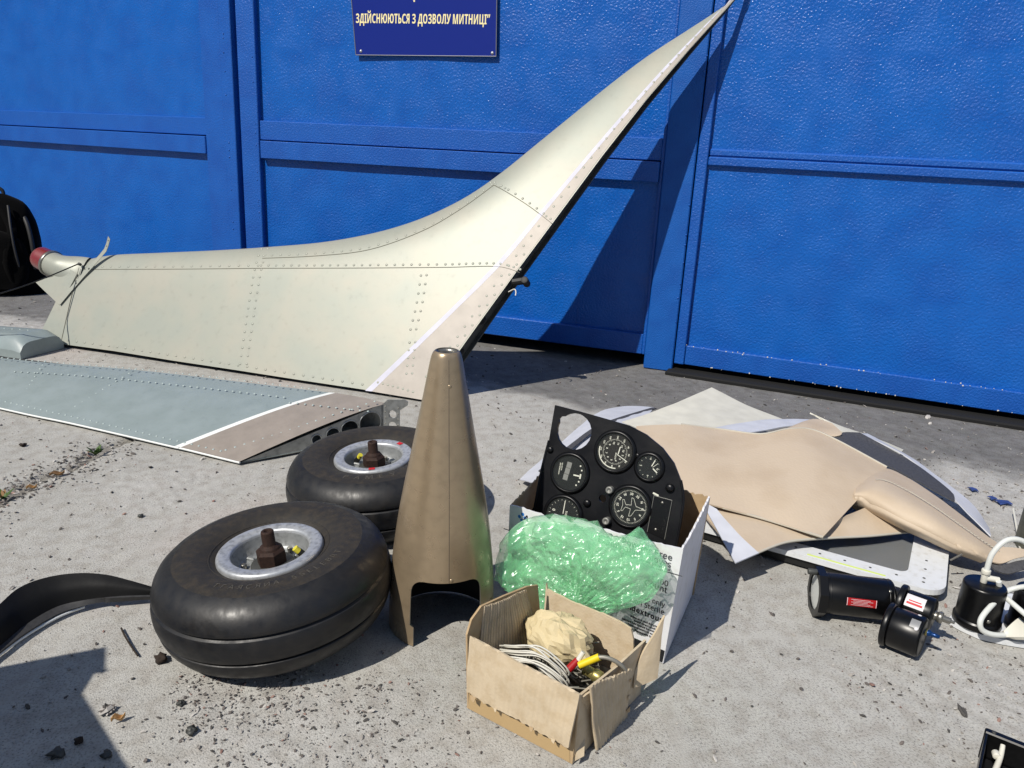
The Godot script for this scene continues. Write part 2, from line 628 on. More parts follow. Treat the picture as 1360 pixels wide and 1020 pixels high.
func near_line(p: Vector2, line: PackedVector2Array) -> float:
	var best := INF
	for i in line.size() - 1: best = minf(best, p.distance_to(Geometry2D.get_closest_point_to_segment(p, line[i], line[i + 1])))
	return best

func xz(v: Vector3) -> Vector2: return Vector2(v.x, v.z)

func build_ground():
	var xs := steps(-3.3, 2.3, 0.016, 60.0)
	var zs := steps(-5.0, -0.75, 0.016, 60.0)
	var n1 := noise(101, 1.1, FastNoiseLite.TYPE_SIMPLEX_SMOOTH, 4)
	var n2 := noise(102, 9.0, FastNoiseLite.TYPE_SIMPLEX_SMOOTH, 3)
	var n3 := noise(103, 38.0, FastNoiseLite.TYPE_SIMPLEX, 2)
	var crack := PackedVector2Array()
	for p in curve([xz(Vector3(-1.2451, 0.0000, -1.5797)), xz(Vector3(-1.2072, 0.0000, -1.6795)), xz(Vector3(-1.2002, 0.0000, -1.8338)), xz(Vector3(-1.1552, 0.0000, -1.9105)), xz(Vector3(-1.1355, 0.0000, -2.0701)), xz(Vector3(-0.9494, 0.0000, -2.4465))], 4): crack.append(p)
	var gravel := [xz(Vector3(-0.3296, 0.0000, -0.9846)), xz(Vector3(-0.4219, 0.0000, -1.0833)), xz(Vector3(-0.2077, 0.0000, -0.9539)), xz(Vector3(0.8437, 0.0000, -1.1848)), xz(Vector3(1.3249, 0.0000, -2.0169)), xz(Vector3(-0.8699, 0.0000, -1.7913)), xz(Vector3(-2.1522, 0.0000, -3.4582))]
	var reach := [0.17, 0.10, 0.16, 0.22, 0.32, 0.2, 0.6]
	var v := PackedVector3Array()
	var nrm := PackedVector3Array()
	var col := PackedColorArray()
	var idx := PackedInt32Array()
	var nx := xs.size()
	var nz := zs.size()
	var hh := PackedFloat32Array()
	hh.resize(nx * nz)
	col.resize(nx * nz)
	for j in nz:
		for i in nx:
			var x := xs[i]
			var z := zs[j]
			var inside := x > -3.4 and x < 2.4 and z > -5.1 and z < -0.6
			var a := n1.get_noise_2d(x, z)
			var b := n2.get_noise_2d(x, z)
			var c := n3.get_noise_2d(x, z) if inside else 0.0
			var d := gate_depth(x, z) + 0.10 * a + 0.05 * b
			var asphalt := 1.0 - smoothstep(0.52, 0.68, d)
			var rough := 0.0
			for k in gravel.size():
				rough = maxf(rough, 1.0 - smoothstep(0.35, 1.0, Vector2(x, z).distance_to(gravel[k]) / reach[k] + 0.35 * b))
			var h := -0.0022 + 0.0008 * b + 0.0003 * c * (1.0 + 0.8 * rough + 0.8 * asphalt)
			var base := Color(0.418, 0.410, 0.382) * (1.0 + 0.13 * a + 0.07 * b + 0.03 * c)
			var pinkish := smoothstep(0.0, 0.5, a) * (1.0 - smoothstep(-1.2, 0.2, x))
			base = base.lerp(Color(0.44, 0.385, 0.36), 0.6 * pinkish)
			base = base.lerp(Color(0.46, 0.45, 0.425) * (0.95 + 0.25 * c), 0.6 * rough)
			base = base.lerp(Color(0.175, 0.172, 0.166) * (1.0 + 0.2 * b + 0.12 * c), asphalt)
			if inside and x < -0.2:
				var q := near_line(Vector2(x, z), crack) + 0.012 * b
				var e := 1.0 - smoothstep(0.006, 0.026, q)
				h -= 0.011 * e
				base = base.lerp(Color(0.14, 0.125, 0.105), 0.7 * e)
			hh[j * nx + i] = minf(h, -0.0002)
			base.a = 1.0
			col[j * nx + i] = base
	for j in nz:
		for i in nx:
			v.append(Vector3(xs[i], hh[j * nx + i], zs[j]))
			var i0 := maxi(i - 1, 0)
			var i1 := mini(i + 1, nx - 1)
			var j0 := maxi(j - 1, 0)
			var j1 := mini(j + 1, nz - 1)
			nrm.append(Vector3(-(hh[j * nx + i1] - hh[j * nx + i0]) / (xs[i1] - xs[i0]), 1.0, -(hh[j1 * nx + i] - hh[j0 * nx + i]) / (zs[j1] - zs[j0])).normalized())
			if i < nx - 1 and j < nz - 1:
				var k := j * nx + i
				idx.append_array(PackedInt32Array([k, k + 1, k + nx + 1, k, k + nx + 1, k + nx]))
	var arr := []
	arr.resize(Mesh.ARRAY_MAX)
	arr[Mesh.ARRAY_VERTEX] = v
	arr[Mesh.ARRAY_NORMAL] = nrm
	arr[Mesh.ARRAY_COLOR] = col
	arr[Mesh.ARRAY_INDEX] = idx
	var me := ArrayMesh.new()
	me.add_surface_from_arrays(Mesh.PRIMITIVE_TRIANGLES, arr)
	var m := mat("concrete", Color(1, 1, 1), 0.92, 0.0, 0.3)
	m.vertex_color_use_as_albedo = true
	wear(m, ntex("speckle", noise(104, 0.075, FastNoiseLite.TYPE_SIMPLEX, 4), 1024, [[0.12, 0.70], [0.25, 0.90], [0.38, 0.96], [0.62, 0.985], [0.8, 1.0]]), 1.9, ntex("stain", noise(105, 0.012, FastNoiseLite.TYPE_SIMPLEX_SMOOTH, 5), 1024, [[0.15, Color(0.93, 0.92, 0.91)], [0.6, Color(1, 1, 1)]]))
	m.uv1_world_triplanar = true
	relief(m, ntex("grain", noise(106, 0.16, FastNoiseLite.TYPE_SIMPLEX_SMOOTH, 4), 1024), 0.10)
	var o := obj("ground", me, m)
	o.set_meta("kind", "structure")
	# loose grit
	var rng := RandomNumberGenerator.new()
	rng.seed = 77
	for variant in 3:
		var st := S()
		flat(st)
		var sp := SphereMesh.new()
		sp.radial_segments = 7
		sp.rings = 3
		sp.radius = 1.0
		sp.height = 2.0
		var pa := sp.get_mesh_arrays()
		var pn := noise(110 + variant, 0.9, FastNoiseLite.TYPE_SIMPLEX, 1)
		for q in pa[Mesh.ARRAY_INDEX]:
			var p: Vector3 = pa[Mesh.ARRAY_VERTEX][q]
			st.add_vertex(p * Vector3(1.0, 0.62, 0.8 + 0.15 * variant) * (1.0 + 0.55 * pn.get_noise_3dv(p)))
		st.generate_normals()
		var mm := MultiMesh.new()
		mm.transform_format = MultiMesh.TRANSFORM_3D
		mm.use_colors = true
		mm.mesh = st.commit()
		var count := 3200
		mm.instance_count = count
		for i in count:
			var p: Vector2
			var r := rng.randf()
			var size := 0.0008 + 0.0022 * pow(rng.randf(), 3.0)
			if r < 0.32:
				var k := rng.randi() % 5
				var t := rng.randf() * TAU
				p = gravel[k] + Vector2(cos(t), sin(t)) * reach[k] * sqrt(rng.randf()) * 1.1
				size *= 0.8
			elif r < 0.40:
				var t := rng.randf()
				p = crack[int(t * (crack.size() - 1))] + Vector2(rng.randfn(0, 0.05), rng.randfn(0, 0.05))
				size *= 1.4
			else:
				p = Vector2(rng.randf_range(-2.6, 2.0), -0.7 - 3.6 * pow(rng.randf(), 1.5))
				size *= 1.0 + 0.6 * -p.y / 3.0
			if r > 0.996: size *= 2.0
			if gate_depth(p.x, p.y) < 0.02: p = Vector2(-0.6, -1.0)
			mm.set_instance_transform(i, Transform3D(Basis.from_euler(Vector3(rng.randf() * 0.6, rng.randf() * TAU, rng.randf() * 0.6)) * Basis.from_scale(Vector3(size * rng.randf_range(1.0, 2.2), size, size)), Vector3(p.x, size * 0.25 - 0.001, p.y)))
			var t := rng.randf()
			if rng.randf() < 0.05: mm.set_instance_color(i, Color(0.20, 0.11, 0.09).lerp(Color(0.30, 0.20, 0.17), rng.randf()))
			else: mm.set_instance_color(i, Color(0.05, 0.048, 0.045).lerp(Color(0.14, 0.12, 0.11), rng.randf()) if t < 0.52 else Color(0.24, 0.22, 0.20).lerp(Color(0.46, 0.44, 0.41), rng.randf()))
		var pm := mat("grit_%d" % variant, Color(1, 1, 1), 0.9)
		pm.vertex_color_use_as_albedo = true
		var mi := MultiMeshInstance3D.new()
		mi.name = numbered("loose_grit")
		mi.multimesh = mm
		mi.material_override = pm
		add_child(mi)
		mi.set_meta("kind", "stuff")
		tag(mi, ["dark and pale loose grit scattered over the concrete yard", "flat chips of loose grit lying on the concrete yard", "rounded loose grit strewn on the concrete yard"][variant], "grit")

func sheet_panel(parent: Node3D, x0: float, x1: float, y0: float, y1: float, z: float, s: int, bulge := 0.004):   # a steel sheet that is not quite flat
	var st := S()
	var n := noise(s, 1.3, FastNoiseLite.TYPE_SIMPLEX_SMOOTH, 2)
	var nx := maxi(2, int((x1 - x0) / 0.06))
	var ny := maxi(2, int((y1 - y0) / 0.06))
	var P := []
	var B := []
	for j in ny + 1:
		var r := []
		var rb := []
		for i in nx + 1:
			var u := float(i) / nx
			var w := float(j) / ny
			var f := sin(PI * u) * sin(PI * w)
			var p := Vector3(lerpf(x0, x1, u), lerpf(y0, y1, w), z)
			p.z += bulge * n.get_noise_2d(p.x, p.y) * 1.2 * sqrt(f)
			r.append(p)
			rb.append(p - Vector3(0, 0, 0.003))
		P.append(r)
		B.append(rb)
	grid(st, P)
	grid(st, B)
	return obj("sheet_panel", st, M.gate_sheet, parent)

func bar(parent: Node3D, called: String, x0: float, x1: float, y0: float, y1: float, z0: float, z1: float, m: Material, b := 0.003):
	var st := S()
	bx(st, T((x0 + x1) / 2, (y0 + y1) / 2, (z0 + z1) / 2), Vector3(x1 - x0, y1 - y0, z1 - z0), b)
	return obj(called, st, m, parent)

func drips(parent: Node3D, x: float, y0: float, y1: float, z: float, s: int):   # blobs of paint that ran down a seam
	var rng := RandomNumberGenerator.new()
	rng.seed = s
	var st := S()
	for k in 14:
		var y := rng.randf_range(y0, y1)
		dome(st, Vector3(x + rng.randfn(0, 0.002), y, z), Vector3(0, 0.1, 1), rng.randf_range(0.0025, 0.005), 0.004, 7)
	obj("paint_blob", st, M.gate_frame, parent).set_meta("kind", "stuff")

func build_gates():
	var G := 2.62
	# the middle leaf
	var g := thing("gate_leaf", "blue steel gate leaf in the middle carrying the customs sign, behind the tail fin", "gate", Transform3D(Vector3(0.9483, 0.0000, 0.3173), Vector3(0.0000, 1.0000, 0.0000), Vector3(-0.3173, 0.0000, 0.9483), Vector3(0.6170, 0.0000, -3.2248)), "blue gate leaves")
	sheet_panel(g, -1.99, -0.37, 0.93, G - 0.1, -0.028, 201, 0.007)
	sheet_panel(g, -0.372, -0.062, 0.93, G - 0.1, -0.0265, 202, 0.002)
	sheet_panel(g, -1.99, -0.37, 0.13, 0.80, -0.028, 203, 0.004)
	sheet_panel(g, -0.372, -0.062, 0.13, 0.80, -0.0262, 204, 0.002)
	bar(g, "stile", -2.085, -1.984, 0.055, G, -0.04, 0.0, M.gate_frame)
	bar(g, "stile", -0.072, -0.058, 0.055, G, -0.04, -0.004, M.gate_frame)
	bar(g, "bottom_rail", -1.984, -0.072, 0.055, 0.143, -0.04, -0.006, M.gate_frame)
	bar(g, "rail", -1.984, -0.072, 0.857, 0.944, -0.04, -0.010, M.gate_frame)
	bar(g, "rail", -1.976, -0.073, 0.772, 0.853, -0.04, 0.004, M.gate_frame)
	bar(g, "top_rail", -1.984, -0.072, G - 0.11, G, -0.04, -0.002, M.gate_frame)
	drips(g, -2.0, 0.2, 1.4, -0.001, 31)
	# the post between the leaves
	var p := thing("gate_post", "blue flat steel gate post beside which the fin tip leans", "post", Transform3D(Vector3(0.9483, 0.0000, 0.3173), Vector3(0.0000, 1.0000, 0.0000), Vector3(-0.3173, 0.0000, 0.9483), Vector3(0.6170, 0.0000, -3.2248)))
	bar(p, "post_plate", -0.056, 0.066, 0.0, G + 0.2, -0.05, 0.014, M.gate_post, 0.004)
	drips(p, 0.062, 0.15, 1.4, 0.013, 32)
	# the right leaf
	g = thing("gate_leaf", "blue steel gate leaf to the right of the post, behind the tan sheets", "gate", Transform3D(Vector3(0.9219, 0.0000, 0.3875), Vector3(0.0000, 1.0000, 0.0000), Vector3(-0.3875, 0.0000, 0.9219), Vector3(0.6170, 0.0000, -3.2248)), "blue gate leaves")
	sheet_panel(g, 0.112, 1.70, 0.905, G - 0.1, -0.022, 211, 0.005)
	sheet_panel(g, 1.70, 3.20, 0.905, G - 0.1, -0.0235, 212, 0.005)
	sheet_panel(g, 0.112, 3.20, 0.10, 0.86, -0.022, 213, 0.005)
	bar(g, "stile", 0.071, 0.112, 0.036, G, -0.04, 0.002, M.gate_frame)
	bar(g, "stile", 3.20, 3.30, 0.036, G, -0.04, 0.0, M.gate_frame)
	bar(g, "bottom_rail", 0.112, 3.20, 0.036, 0.118, -0.04, -0.006, M.gate_frame)
	bar(g, "rail", 0.113, 3.20, 0.884, 0.913, -0.04, -0.010, M.gate_frame, 0.006)
	bar(g, "rail", 0.113, 3.20, 0.848, 0.883, -0.04, -0.003, M.gate_frame, 0.005)
	bar(g, "top_rail", 0.112, 3.20, G - 0.11, G, -0.04, -0.002, M.gate_frame)
	var rng := RandomNumberGenerator.new()
	rng.seed = 55
	var st := S()
	for k in 70:
		var x := rng.randf_range(0.1, 1.9)
		var low := rng.randf() < 0.6
		dome(st, Vector3(x, (0.0365 + rng.randf() * 0.004) if low else 0.118 + rng.randfn(0, 0.002), -0.006), Vector3(0, 0, 1), rng.randf_range(0.0012, 0.0032), 0.001, 6)
	obj("paint_chip", st, M.white_plastic, g).set_meta("kind", "stuff")
	# the left leaf, a little ajar
	g = thing("gate_leaf", "blue steel gate leaf at the left, behind the black backpack", "gate", Transform3D(Vector3(0.8829, 0.0000, 0.4695), Vector3(0.0000, 1.0000, 0.0000), Vector3(-0.4695, 0.0000, 0.8829), Vector3(-1.3981, 0.0000, -3.8991)), "blue gate leaves")
	sheet_panel(g, -2.2, -0.19, 0.94, G - 0.1, -0.025, 221, 0.006)
	sheet_panel(g, -2.2, -0.19, 0.10, 0.79, -0.025, 222, 0.005)
	bar(g, "stile", -0.195, -0.062, 0.045, G, -0.04, 0.0, M.gate_frame)
	bar(g, "cover_strip", -0.0605, 0.016, 0.03, G, -0.036, 0.006, M.gate_frame)
	bar(g, "stile", -2.30, -2.20, 0.045, G, -0.04, 0.0, M.gate_frame)
	bar(g, "rail", -2.2, -0.196, 0.864, 0.948, -0.04, -0.012, M.gate_frame)
	bar(g, "rail", -2.2, -0.197, 0.776, 0.860, -0.04, 0.006, M.gate_frame)
	bar(g, "bottom_rail", -2.2, -0.196, 0.045, 0.125, -0.04, -0.006, M.gate_frame)
	bar(g, "top_rail", -2.2, -0.195, G - 0.11, G, -0.04, -0.002, M.gate_frame)
	st = S()
	bx(st, T(-0.20, 0.19, 0.004), Vector3(0.10, 0.004, 0.012), 0.001)
	bx(st, T(-0.105, 0.15, 0.012), Vector3(0.03, 0.05, 0.02), 0.004)
	obj("latch", st, M.gate_frame, g)
	drips(g, -0.061, 0.2, 1.5, 0.0, 33)
	drips(g, -0.03, 0.2, 1.4, 0.006, 34)
	# black rubber strip and threshold under the gate
	st = S()
	bx(st, Transform3D(Vector3(0.9219, 0.0000, 0.3875), Vector3(0.0000, 1.0000, 0.0000), Vector3(-0.3875, 0.0000, 0.9219), Vector3(0.6170, 0.0000, -3.2248)) * T(1.68, 0.004, -0.02), Vector3(3.26, 0.020, 0.17), 0.005)
	obj("rubber_strip", st, M.black_strip)
	tag(get_child(get_child_count() - 1), "black rubber threshold strip on the ground under the right gate leaf", "strip")

func build_building():
	var b := thing("gate_building", "pale rendered wall and roof that the blue gate closes", "building", Transform3D(Vector3(0.9483, 0.0000, 0.3173), Vector3(0.0000, 1.0000, 0.0000), Vector3(-0.3173, 0.0000, 0.9483), Vector3(0.6170, 0.0000, -3.2248)))
	var st := S()
	bx(st, T(-5.78, 1.9, -0.42), Vector3(2.64, 3.8, 0.3), 0.01)
	obj("wall", st, M.plaster, b)
	st = S()
	bx(st, T(5.26, 1.9, 0.22), Vector3(3.6, 3.8, 0.3), 0.01)
	obj("wall", st, M.plaster, b)
	st = S()
	bx(st, T(0.0, 3.22, -0.08), Vector3(14.0, 1.18, 0.86), 0.01)
	obj("lintel", st, M.plaster, b)
	st = S()
	bx(st, T(0, 2.0, -4.2), Vector3(14.0, 4.0, 0.2))
	obj("back_wall", st, M.plaster, b)
	st = S()
	bx(st, T(0, 3.9, -1.9), Vector3(14.4, 0.16, 4.9))
	obj("roof", st, M.plaster, b)
	for s in [-1.0, 1.0]:
		st = S()
		bx(st, T(s * 7.1, 1.95, -1.9), Vector3(0.2, 3.9, 4.8))
		obj("side_wall", st, M.plaster, b)

func build_sign():
	var o := thing("customs_sign", "dark blue plate with yellow Cyrillic lettering screwed to the gate", "sign", Transform3D(Vector3(0.9483, 0.0000, 0.3173), Vector3(0.0000, 1.0000, 0.0000), Vector3(-0.3173, 0.0000, 0.9483), Vector3(0.6170, 0.0000, -3.2248)))
	var st := S()
	var q := PackedVector2Array([Vector2(-1.4633, 1.2378), Vector2(-0.8000, 1.2389), Vector2(-0.8132, 1.6572), Vector2(-1.5025, 1.6771)])
	slab(st, q, -0.020, -0.012)
	obj("plate", st, M.sign_plate, o)
	st = S()
	for i in [0, 1, 3]:
		var a: Vector2 = q[i]
		var b: Vector2 = q[(i + 1) % 4]
		tube(st, [Vector3(a.x, a.y, -0.012), Vector3(b.x, b.y, -0.012)], 0.0022, 6)
	obj("edge_trim", st, M.sign_edge, o)
	for p in [Vector2(-1.4379, 1.2535), Vector2(-0.8173, 1.2518)]:
		st = S()
		dome(st, Vector3(p.x, p.y, -0.012), Vector3(0, 0, 1), 0.007, 0.005, 12)
		obj("screw", st, M.pale_aluminium, o)
	var a: Vector2 = Vector2(-1.4612, 1.3885)
	var b: Vector2 = Vector2(-0.8332, 1.3823)
	var lo: Vector2 = Vector2(-1.1385, 1.3559)
	var hi: Vector2 = Vector2(-1.1396, 1.4123)
	words("ЗДІЙСНЮЮТЬСЯ З ДОЗВОЛУ МИТНИЦІ”", b.x - a.x, (hi.y - lo.y) * 1.08, M.sign_ink, o, Transform3D(Basis(Vector3(0, 0, 1), (b - a).angle()), Vector3((a.x + b.x) / 2, (hi.y + lo.y) / 2, -0.0117)))
	st = S()
	var c: Vector2 = Vector2(-1.1807, 1.4575)
	bx(st, T(c.x, c.y, -0.0115), Vector3(0.007, 0.016, 0.001))
	obj("lettering", st, M.sign_ink, o)

# ------------------------------------------------------------------ the tail fin
var fin_lead := []      # outline of the leading edge and of the base and trailing edge, in the plane of the near skin
var fin_base := []
const FIN_SPLIT := 8    # row at which the base ends and the trailing edge begins

func fin_half(q: Vector2) -> float: return lerpf(0.050, 0.014, clampf(q.y / 1.65, 0.0, 1.0))

func fin_round(q: Vector2) -> float:   # 0 at the leading edge, 1 where the skin is flat
	var d := INF
	for i in fin_lead.size() - 1: d = minf(d, q.distance_to(Geometry2D.get_closest_point_to_segment(q, fin_lead[i], fin_lead[i + 1])))
	var w := lerpf(0.17, 0.115, clampf(q.y / 1.5, 0.0, 1.0))
	var t := 1.0 - minf(d / w, 1.0)
	return sqrt(maxf(0.0, 1.0 - t * t))

func fp(q: Vector2, lift := 0.0) -> Vector3:   # a point on the near skin
	var t := fin_half(q)
	return Vector3(q.x, q.y, -t * (1.0 - fin_round(q)) + lift)

func ribbon(st: SurfaceTool, a: Array, b: Array, lift: float, across := 4):
	var P := []
	for i in a.size():
		var r := []
		for k in across + 1: r.append(fp(a[i].lerp(b[i], float(k) / across), lift))
		P.append(r)
	grid(st, P)

func along(pts: Array, step: float) -> Array:   # points at equal steps along a line
	var out := []
	var left := 0.0
	for i in pts.size() - 1:
		var d: float = pts[i].distance_to(pts[i + 1])
		var t := left
		while t < d:
			out.append(pts[i].lerp(pts[i + 1], t / d))
			t += step
		left = t - d
	return out

func build_fin():
	var o := thing("tail_fin", "big cream aircraft tail fin leaning against the blue gate", "tail fin", Transform3D(Vector3(0.9576, 0.0000, 0.2882), Vector3(0.1397, 0.8747, -0.4641), Vector3(-0.2521, 0.4847, 0.8376), Vector3(-1.9737, 0.0120, -3.1063)))
	var lead := [Vector2(0.0641, 0.3819), Vector2(0.1967, 0.4180), Vector2(0.4159, 0.4481), Vector2(0.6974, 0.4851), Vector2(0.9324, 0.5207), Vector2(1.1575, 0.5596), Vector2(1.3405, 0.6066), Vector2(1.4857, 0.6589), Vector2(1.6104, 0.7212), Vector2(1.7292, 0.8006), Vector2(1.8416, 0.9034), Vector2(1.9503, 1.0208), Vector2(2.0704, 1.1505), Vector2(2.1899, 1.2796), Vector2(2.3101, 1.3985), Vector2(2.4318, 1.5007), Vector2(2.5403, 1.5926), Vector2(2.6159, 1.6650)]
	var base := [Vector2(-0.0050, 0.0027), Vector2(0.1562, 0.0030), Vector2(0.3834, 0.0059), Vector2(0.6751, 0.0027), Vector2(0.9512, 0.0025), Vector2(1.2459, 0.0009), Vector2(1.4943, 0.0008), Vector2(1.6877, -0.0000), Vector2(1.7407, -0.0035), Vector2(1.8130, 0.1475), Vector2(1.8911, 0.3143), Vector2(1.9804, 0.5006), Vector2(2.0915, 0.7255), Vector2(2.2137, 0.9740), Vector2(2.3351, 1.2036), Vector2(2.4580, 1.4133), Vector2(2.5629, 1.5831), Vector2(2.6278, 1.6966)]
	fin_lead = curve(lead, 4)
	fin_base = []
	for i in base.size() - 1:
		for k in 4: fin_base.append(base[i].lerp(base[i + 1], k / 4.0))
	fin_base.append(base[-1])
	var R := 22
	var near := []
	var far := []
	for i in fin_lead.size():
		var a := []
		var b := []
		for k in R + 1:
			var t := pow(float(k) / R, 1.9)
			var q: Vector2 = fin_lead[i].lerp(fin_base[i], t)
			var p := fp(q)
			a.append(p)
			b.append(Vector3(q.x, q.y, -2.0 * fin_half(q) - p.z))
		near.append(a)
		far.append(b)
	var st := S()
	grid(st, near)
	obj("near_skin", st, M.cream_paint, o)
	st = S()
	grid(st, far)
	obj("far_skin", st, M.cream_paint, o)
	# closing strips: the open end at the left, the base, the spar along the trailing edge
	st = S()
	flat(st)
	for k in R: quad(st, near[0][k], near[0][k + 1], far[0][k + 1], far[0][k], Vector3(-1, 0, 0))
	for i in FIN_SPLIT * 4: quad(st, near[i][R] + Vector3(0, 0.004, -0.002), near[i + 1][R] + Vector3(0, 0.004, -0.002), far[i + 1][R], far[i][R], Vector3(0, -1, 0))
	obj("base_rib", st, M.spar_metal, o)
	st = S()
	flat(st)
	var rim := S()
	flat(rim)
	for i in range(FIN_SPLIT * 4, near.size() - 1):
		var inw := Vector3(-0.012, 0.008, 0)
		var a: Vector3 = near[i][R] + inw
		var b: Vector3 = near[i + 1][R] + inw
		var c: Vector3 = far[i + 1][R] + inw
		var d: Vector3 = far[i][R] + inw
		quad(st, a - Vector3(0, 0, 0.001), b - Vector3(0, 0, 0.001), c, d, Vector3(1, -0.6, 0))
		for s in [[a, b, near[i][R], near[i + 1][R], -1.0], [d, c, far[i][R], far[i + 1][R], 1.0]]:
			var off := Vector3(0, 0, 0.0016 * s[4])
			quad(rim, s[2] + off, s[3] + off, s[3] + off * 5.0, s[2] + off * 5.0, Vector3(1, -0.6, 0))
			quad(rim, s[2] + off * 5.0, s[3] + off * 5.0, s[1] + off * 5.0, s[0] + off * 5.0, Vector3(0, 0, s[4]))
	obj("spar", st, M.spar_metal, o)
	obj("spar_flange", rim, M.spar_metal, o)
	# dark lightening holes and a hinge on the spar
	for t in [0.10, 0.16, 0.24, 0.33]:
		var i := FIN_SPLIT * 4 + int(t * (near.size() - 1 - FIN_SPLIT * 4))
		var c: Vector3 = (near[i][R] + far[i][R]) * 0.5 + Vector3(-0.010, 0.0066, 0)
		st = S()
		cyl(st, look(c, Vector3(1, -0.6, 0)), 0.016, 0.0, 0.002, 16)
		obj("spar_hole", st, M.dark_hole, o)
	var hq: Vector2 = Vector2(1.9821, 0.4779)
	st = S()
	bx(st, Transform3D(Basis(Vector3(0, 0, 1), 0.25), Vector3(hq.x + 0.012, hq.y - 0.002, -0.018)), Vector3(0.06, 0.022, 0.03), 0.006)
	cyl(st, Transform3D(Basis(Vector3.RIGHT, PI / 2), Vector3(hq.x + 0.036, hq.y - 0.002, -0.040)), 0.013, 0.0, 0.044, 16)
	obj("hinge", st, M.gasket, o)
	st = S()
	tube(st, curve([Vector3(hq.x - 0.02, hq.y - 0.045, -0.02), Vector3(hq.x + 0.005, hq.y - 0.040, 0.0), Vector3(hq.x + 0.016, hq.y - 0.052, 0.01), Vector3(hq.x + 0.018, hq.y - 0.067, 0.012)], 5), 0.0022, 6)
	obj("loose_wire", st, M.wire_white, o)
	# painted stripe and the beige band behind it
	var s0 := [Vector2(1.5103, -0.0026), Vector2(1.6460, 0.1769), Vector2(1.7697, 0.3433), Vector2(1.9033, 0.5307), Vector2(2.0201, 0.7316), Vector2(2.1801, 1.0083), Vector2(2.3534, 1.2964), Vector2(2.5263, 1.5579), Vector2(2.5973, 1.6651)]
	var s1 := [Vector2(1.5372, -0.0017), Vector2(1.6697, 0.1770), Vector2(1.7902, 0.3427), Vector2(1.9235, 0.5298), Vector2(2.0373, 0.7300), Vector2(2.1944, 1.0060), Vector2(2.3648, 1.2936), Vector2(2.5316, 1.5579), Vector2(2.6027, 1.6651)]
	var tr := [Vector2(1.7323, -0.0047), Vector2(1.8074, 0.1468), Vector2(1.8900, 0.3198), Vector2(1.9936, 0.5336), Vector2(2.0904, 0.7313), Vector2(2.2374, 1.0294), Vector2(2.3904, 1.3036), Vector2(2.5472, 1.5610), Vector2(2.6102, 1.6682)]
	st = S()
	ribbon(st, curve(s0, 6), curve(s1, 6), 0.0012)
	obj("painted_stripe", st, M.lilac_stripe, o)
	st = S()
	ribbon(st, curve(s1, 6), curve(tr, 6), 0.0009, 8)
	obj("trailing_skin", st, M.beige_paint, o)
	# lap seams and rivets
	var lines := [
		[[Vector2(0.1106, 0.3320), Vector2(0.5517, 0.3752), Vector2(0.9457, 0.4169)], 15.0, 1, 0.0],
		[[Vector2(0.9457, 0.4169), Vector2(1.3779, 0.4591), Vector2(1.7358, 0.4970)], 11.5, 1, 0.0],
		[[Vector2(1.7358, 0.4970), Vector2(1.9062, 0.5165), Vector2(1.9942, 0.5020)], 9.0, 1, 0.0],
		[[Vector2(0.9135, 0.5030), Vector2(0.9389, 0.2784), Vector2(0.9743, 0.0145)], 11.0, 0, 8.0],
		[[Vector2(0.9396, 0.4607), Vector2(1.1758, 0.4922), Vector2(1.3900, 0.5367), Vector2(1.5853, 0.6303), Vector2(1.7147, 0.7291), Vector2(1.8255, 0.8379)], 13.0, 1, 0.0],
		[[Vector2(1.8255, 0.8379), Vector2(1.9713, 0.7636), Vector2(2.0770, 0.6979)], 12.0, 1, 0.0],
		[[Vector2(1.8084, 0.8490), Vector2(1.8785, 0.8232)], 8.0, 0, 0.0],
		[[Vector2(1.6233, 0.4533), Vector2(1.6317, 0.3395), Vector2(1.6303, 0.2437)], 12.0, 0, 6.0],
		[[Vector2(1.6386, 0.1959), Vector2(1.6567, 0.0569)], 10.0, 0, 6.0],
		[[Vector2(1.5523, 0.0342), Vector2(1.6375, 0.0263), Vector2(1.6980, 0.0181)], 7.0, 0, 0.0],
		[[Vector2(0.0318, 0.0203), Vector2(0.3769, 0.0241), Vector2(0.7388, 0.0232), Vector2(1.2405, 0.0205), Vector2(1.5019, 0.0188)], 14.0, 0, 0.0],
		[[Vector2(1.7300, 0.0808), Vector2(1.7997, 0.2074), Vector2(1.8783, 0.3753), Vector2(1.9785, 0.5814), Vector2(2.0913, 0.8021), Vector2(2.2371, 1.0808), Vector2(2.3773, 1.3187), Vector2(2.5496, 1.5831)], 15.5, 0, 0.0],
		[[Vector2(1.7637, 0.0853), Vector2(1.8265, 0.2163), Vector2(1.8957, 0.3602), Vector2(1.9974, 0.5716)], 15.5, 0, 0.0],
	]
	var seams := S()
	var rv := S()
	for l in lines:
		var pts: Array = curve(l[0], 5)
		if l[2] == 1:
			var row := []
			for q in along(pts, 0.02): row.append(fp(q, 0.0004))
			row.append(fp(pts[-1], 0.0004))
			tube(seams, row, 0.0013, 5, false)
		var off: float = 0.012 if l[2] == 1 else 0.0
		for q in along(pts, l[1] * 0.0029):
			var p: Vector2 = q + Vector2(0, off)
			dome(rv, fp(p, 0.0006), Vector3(0, 0, 1), 0.0050, 0.0015, 8)
			if l[3] > 0.0: dome(rv, fp(p + Vector2(l[3] * 0.0036, 0.004), 0.0006), Vector3(0, 0, 1), 0.0050, 0.0015, 8)
	obj("lap_seam", seams, M.seam, o)
	obj("rivets", rv, M.cream_paint, o).set_meta("kind", "stuff")
	# fairing at the left end with the red beacon
	var e: Vector2 = Vector2(0.0402, 0.3081)
	var e1: Vector2 = Vector2(-0.1631, 0.3711)
	var ax := Vector3(e1.x - e.x, e1.y - e.y, 0.0).normalized()
	var c0 := Vector3(e.x, e.y, -0.028)
	st = S()
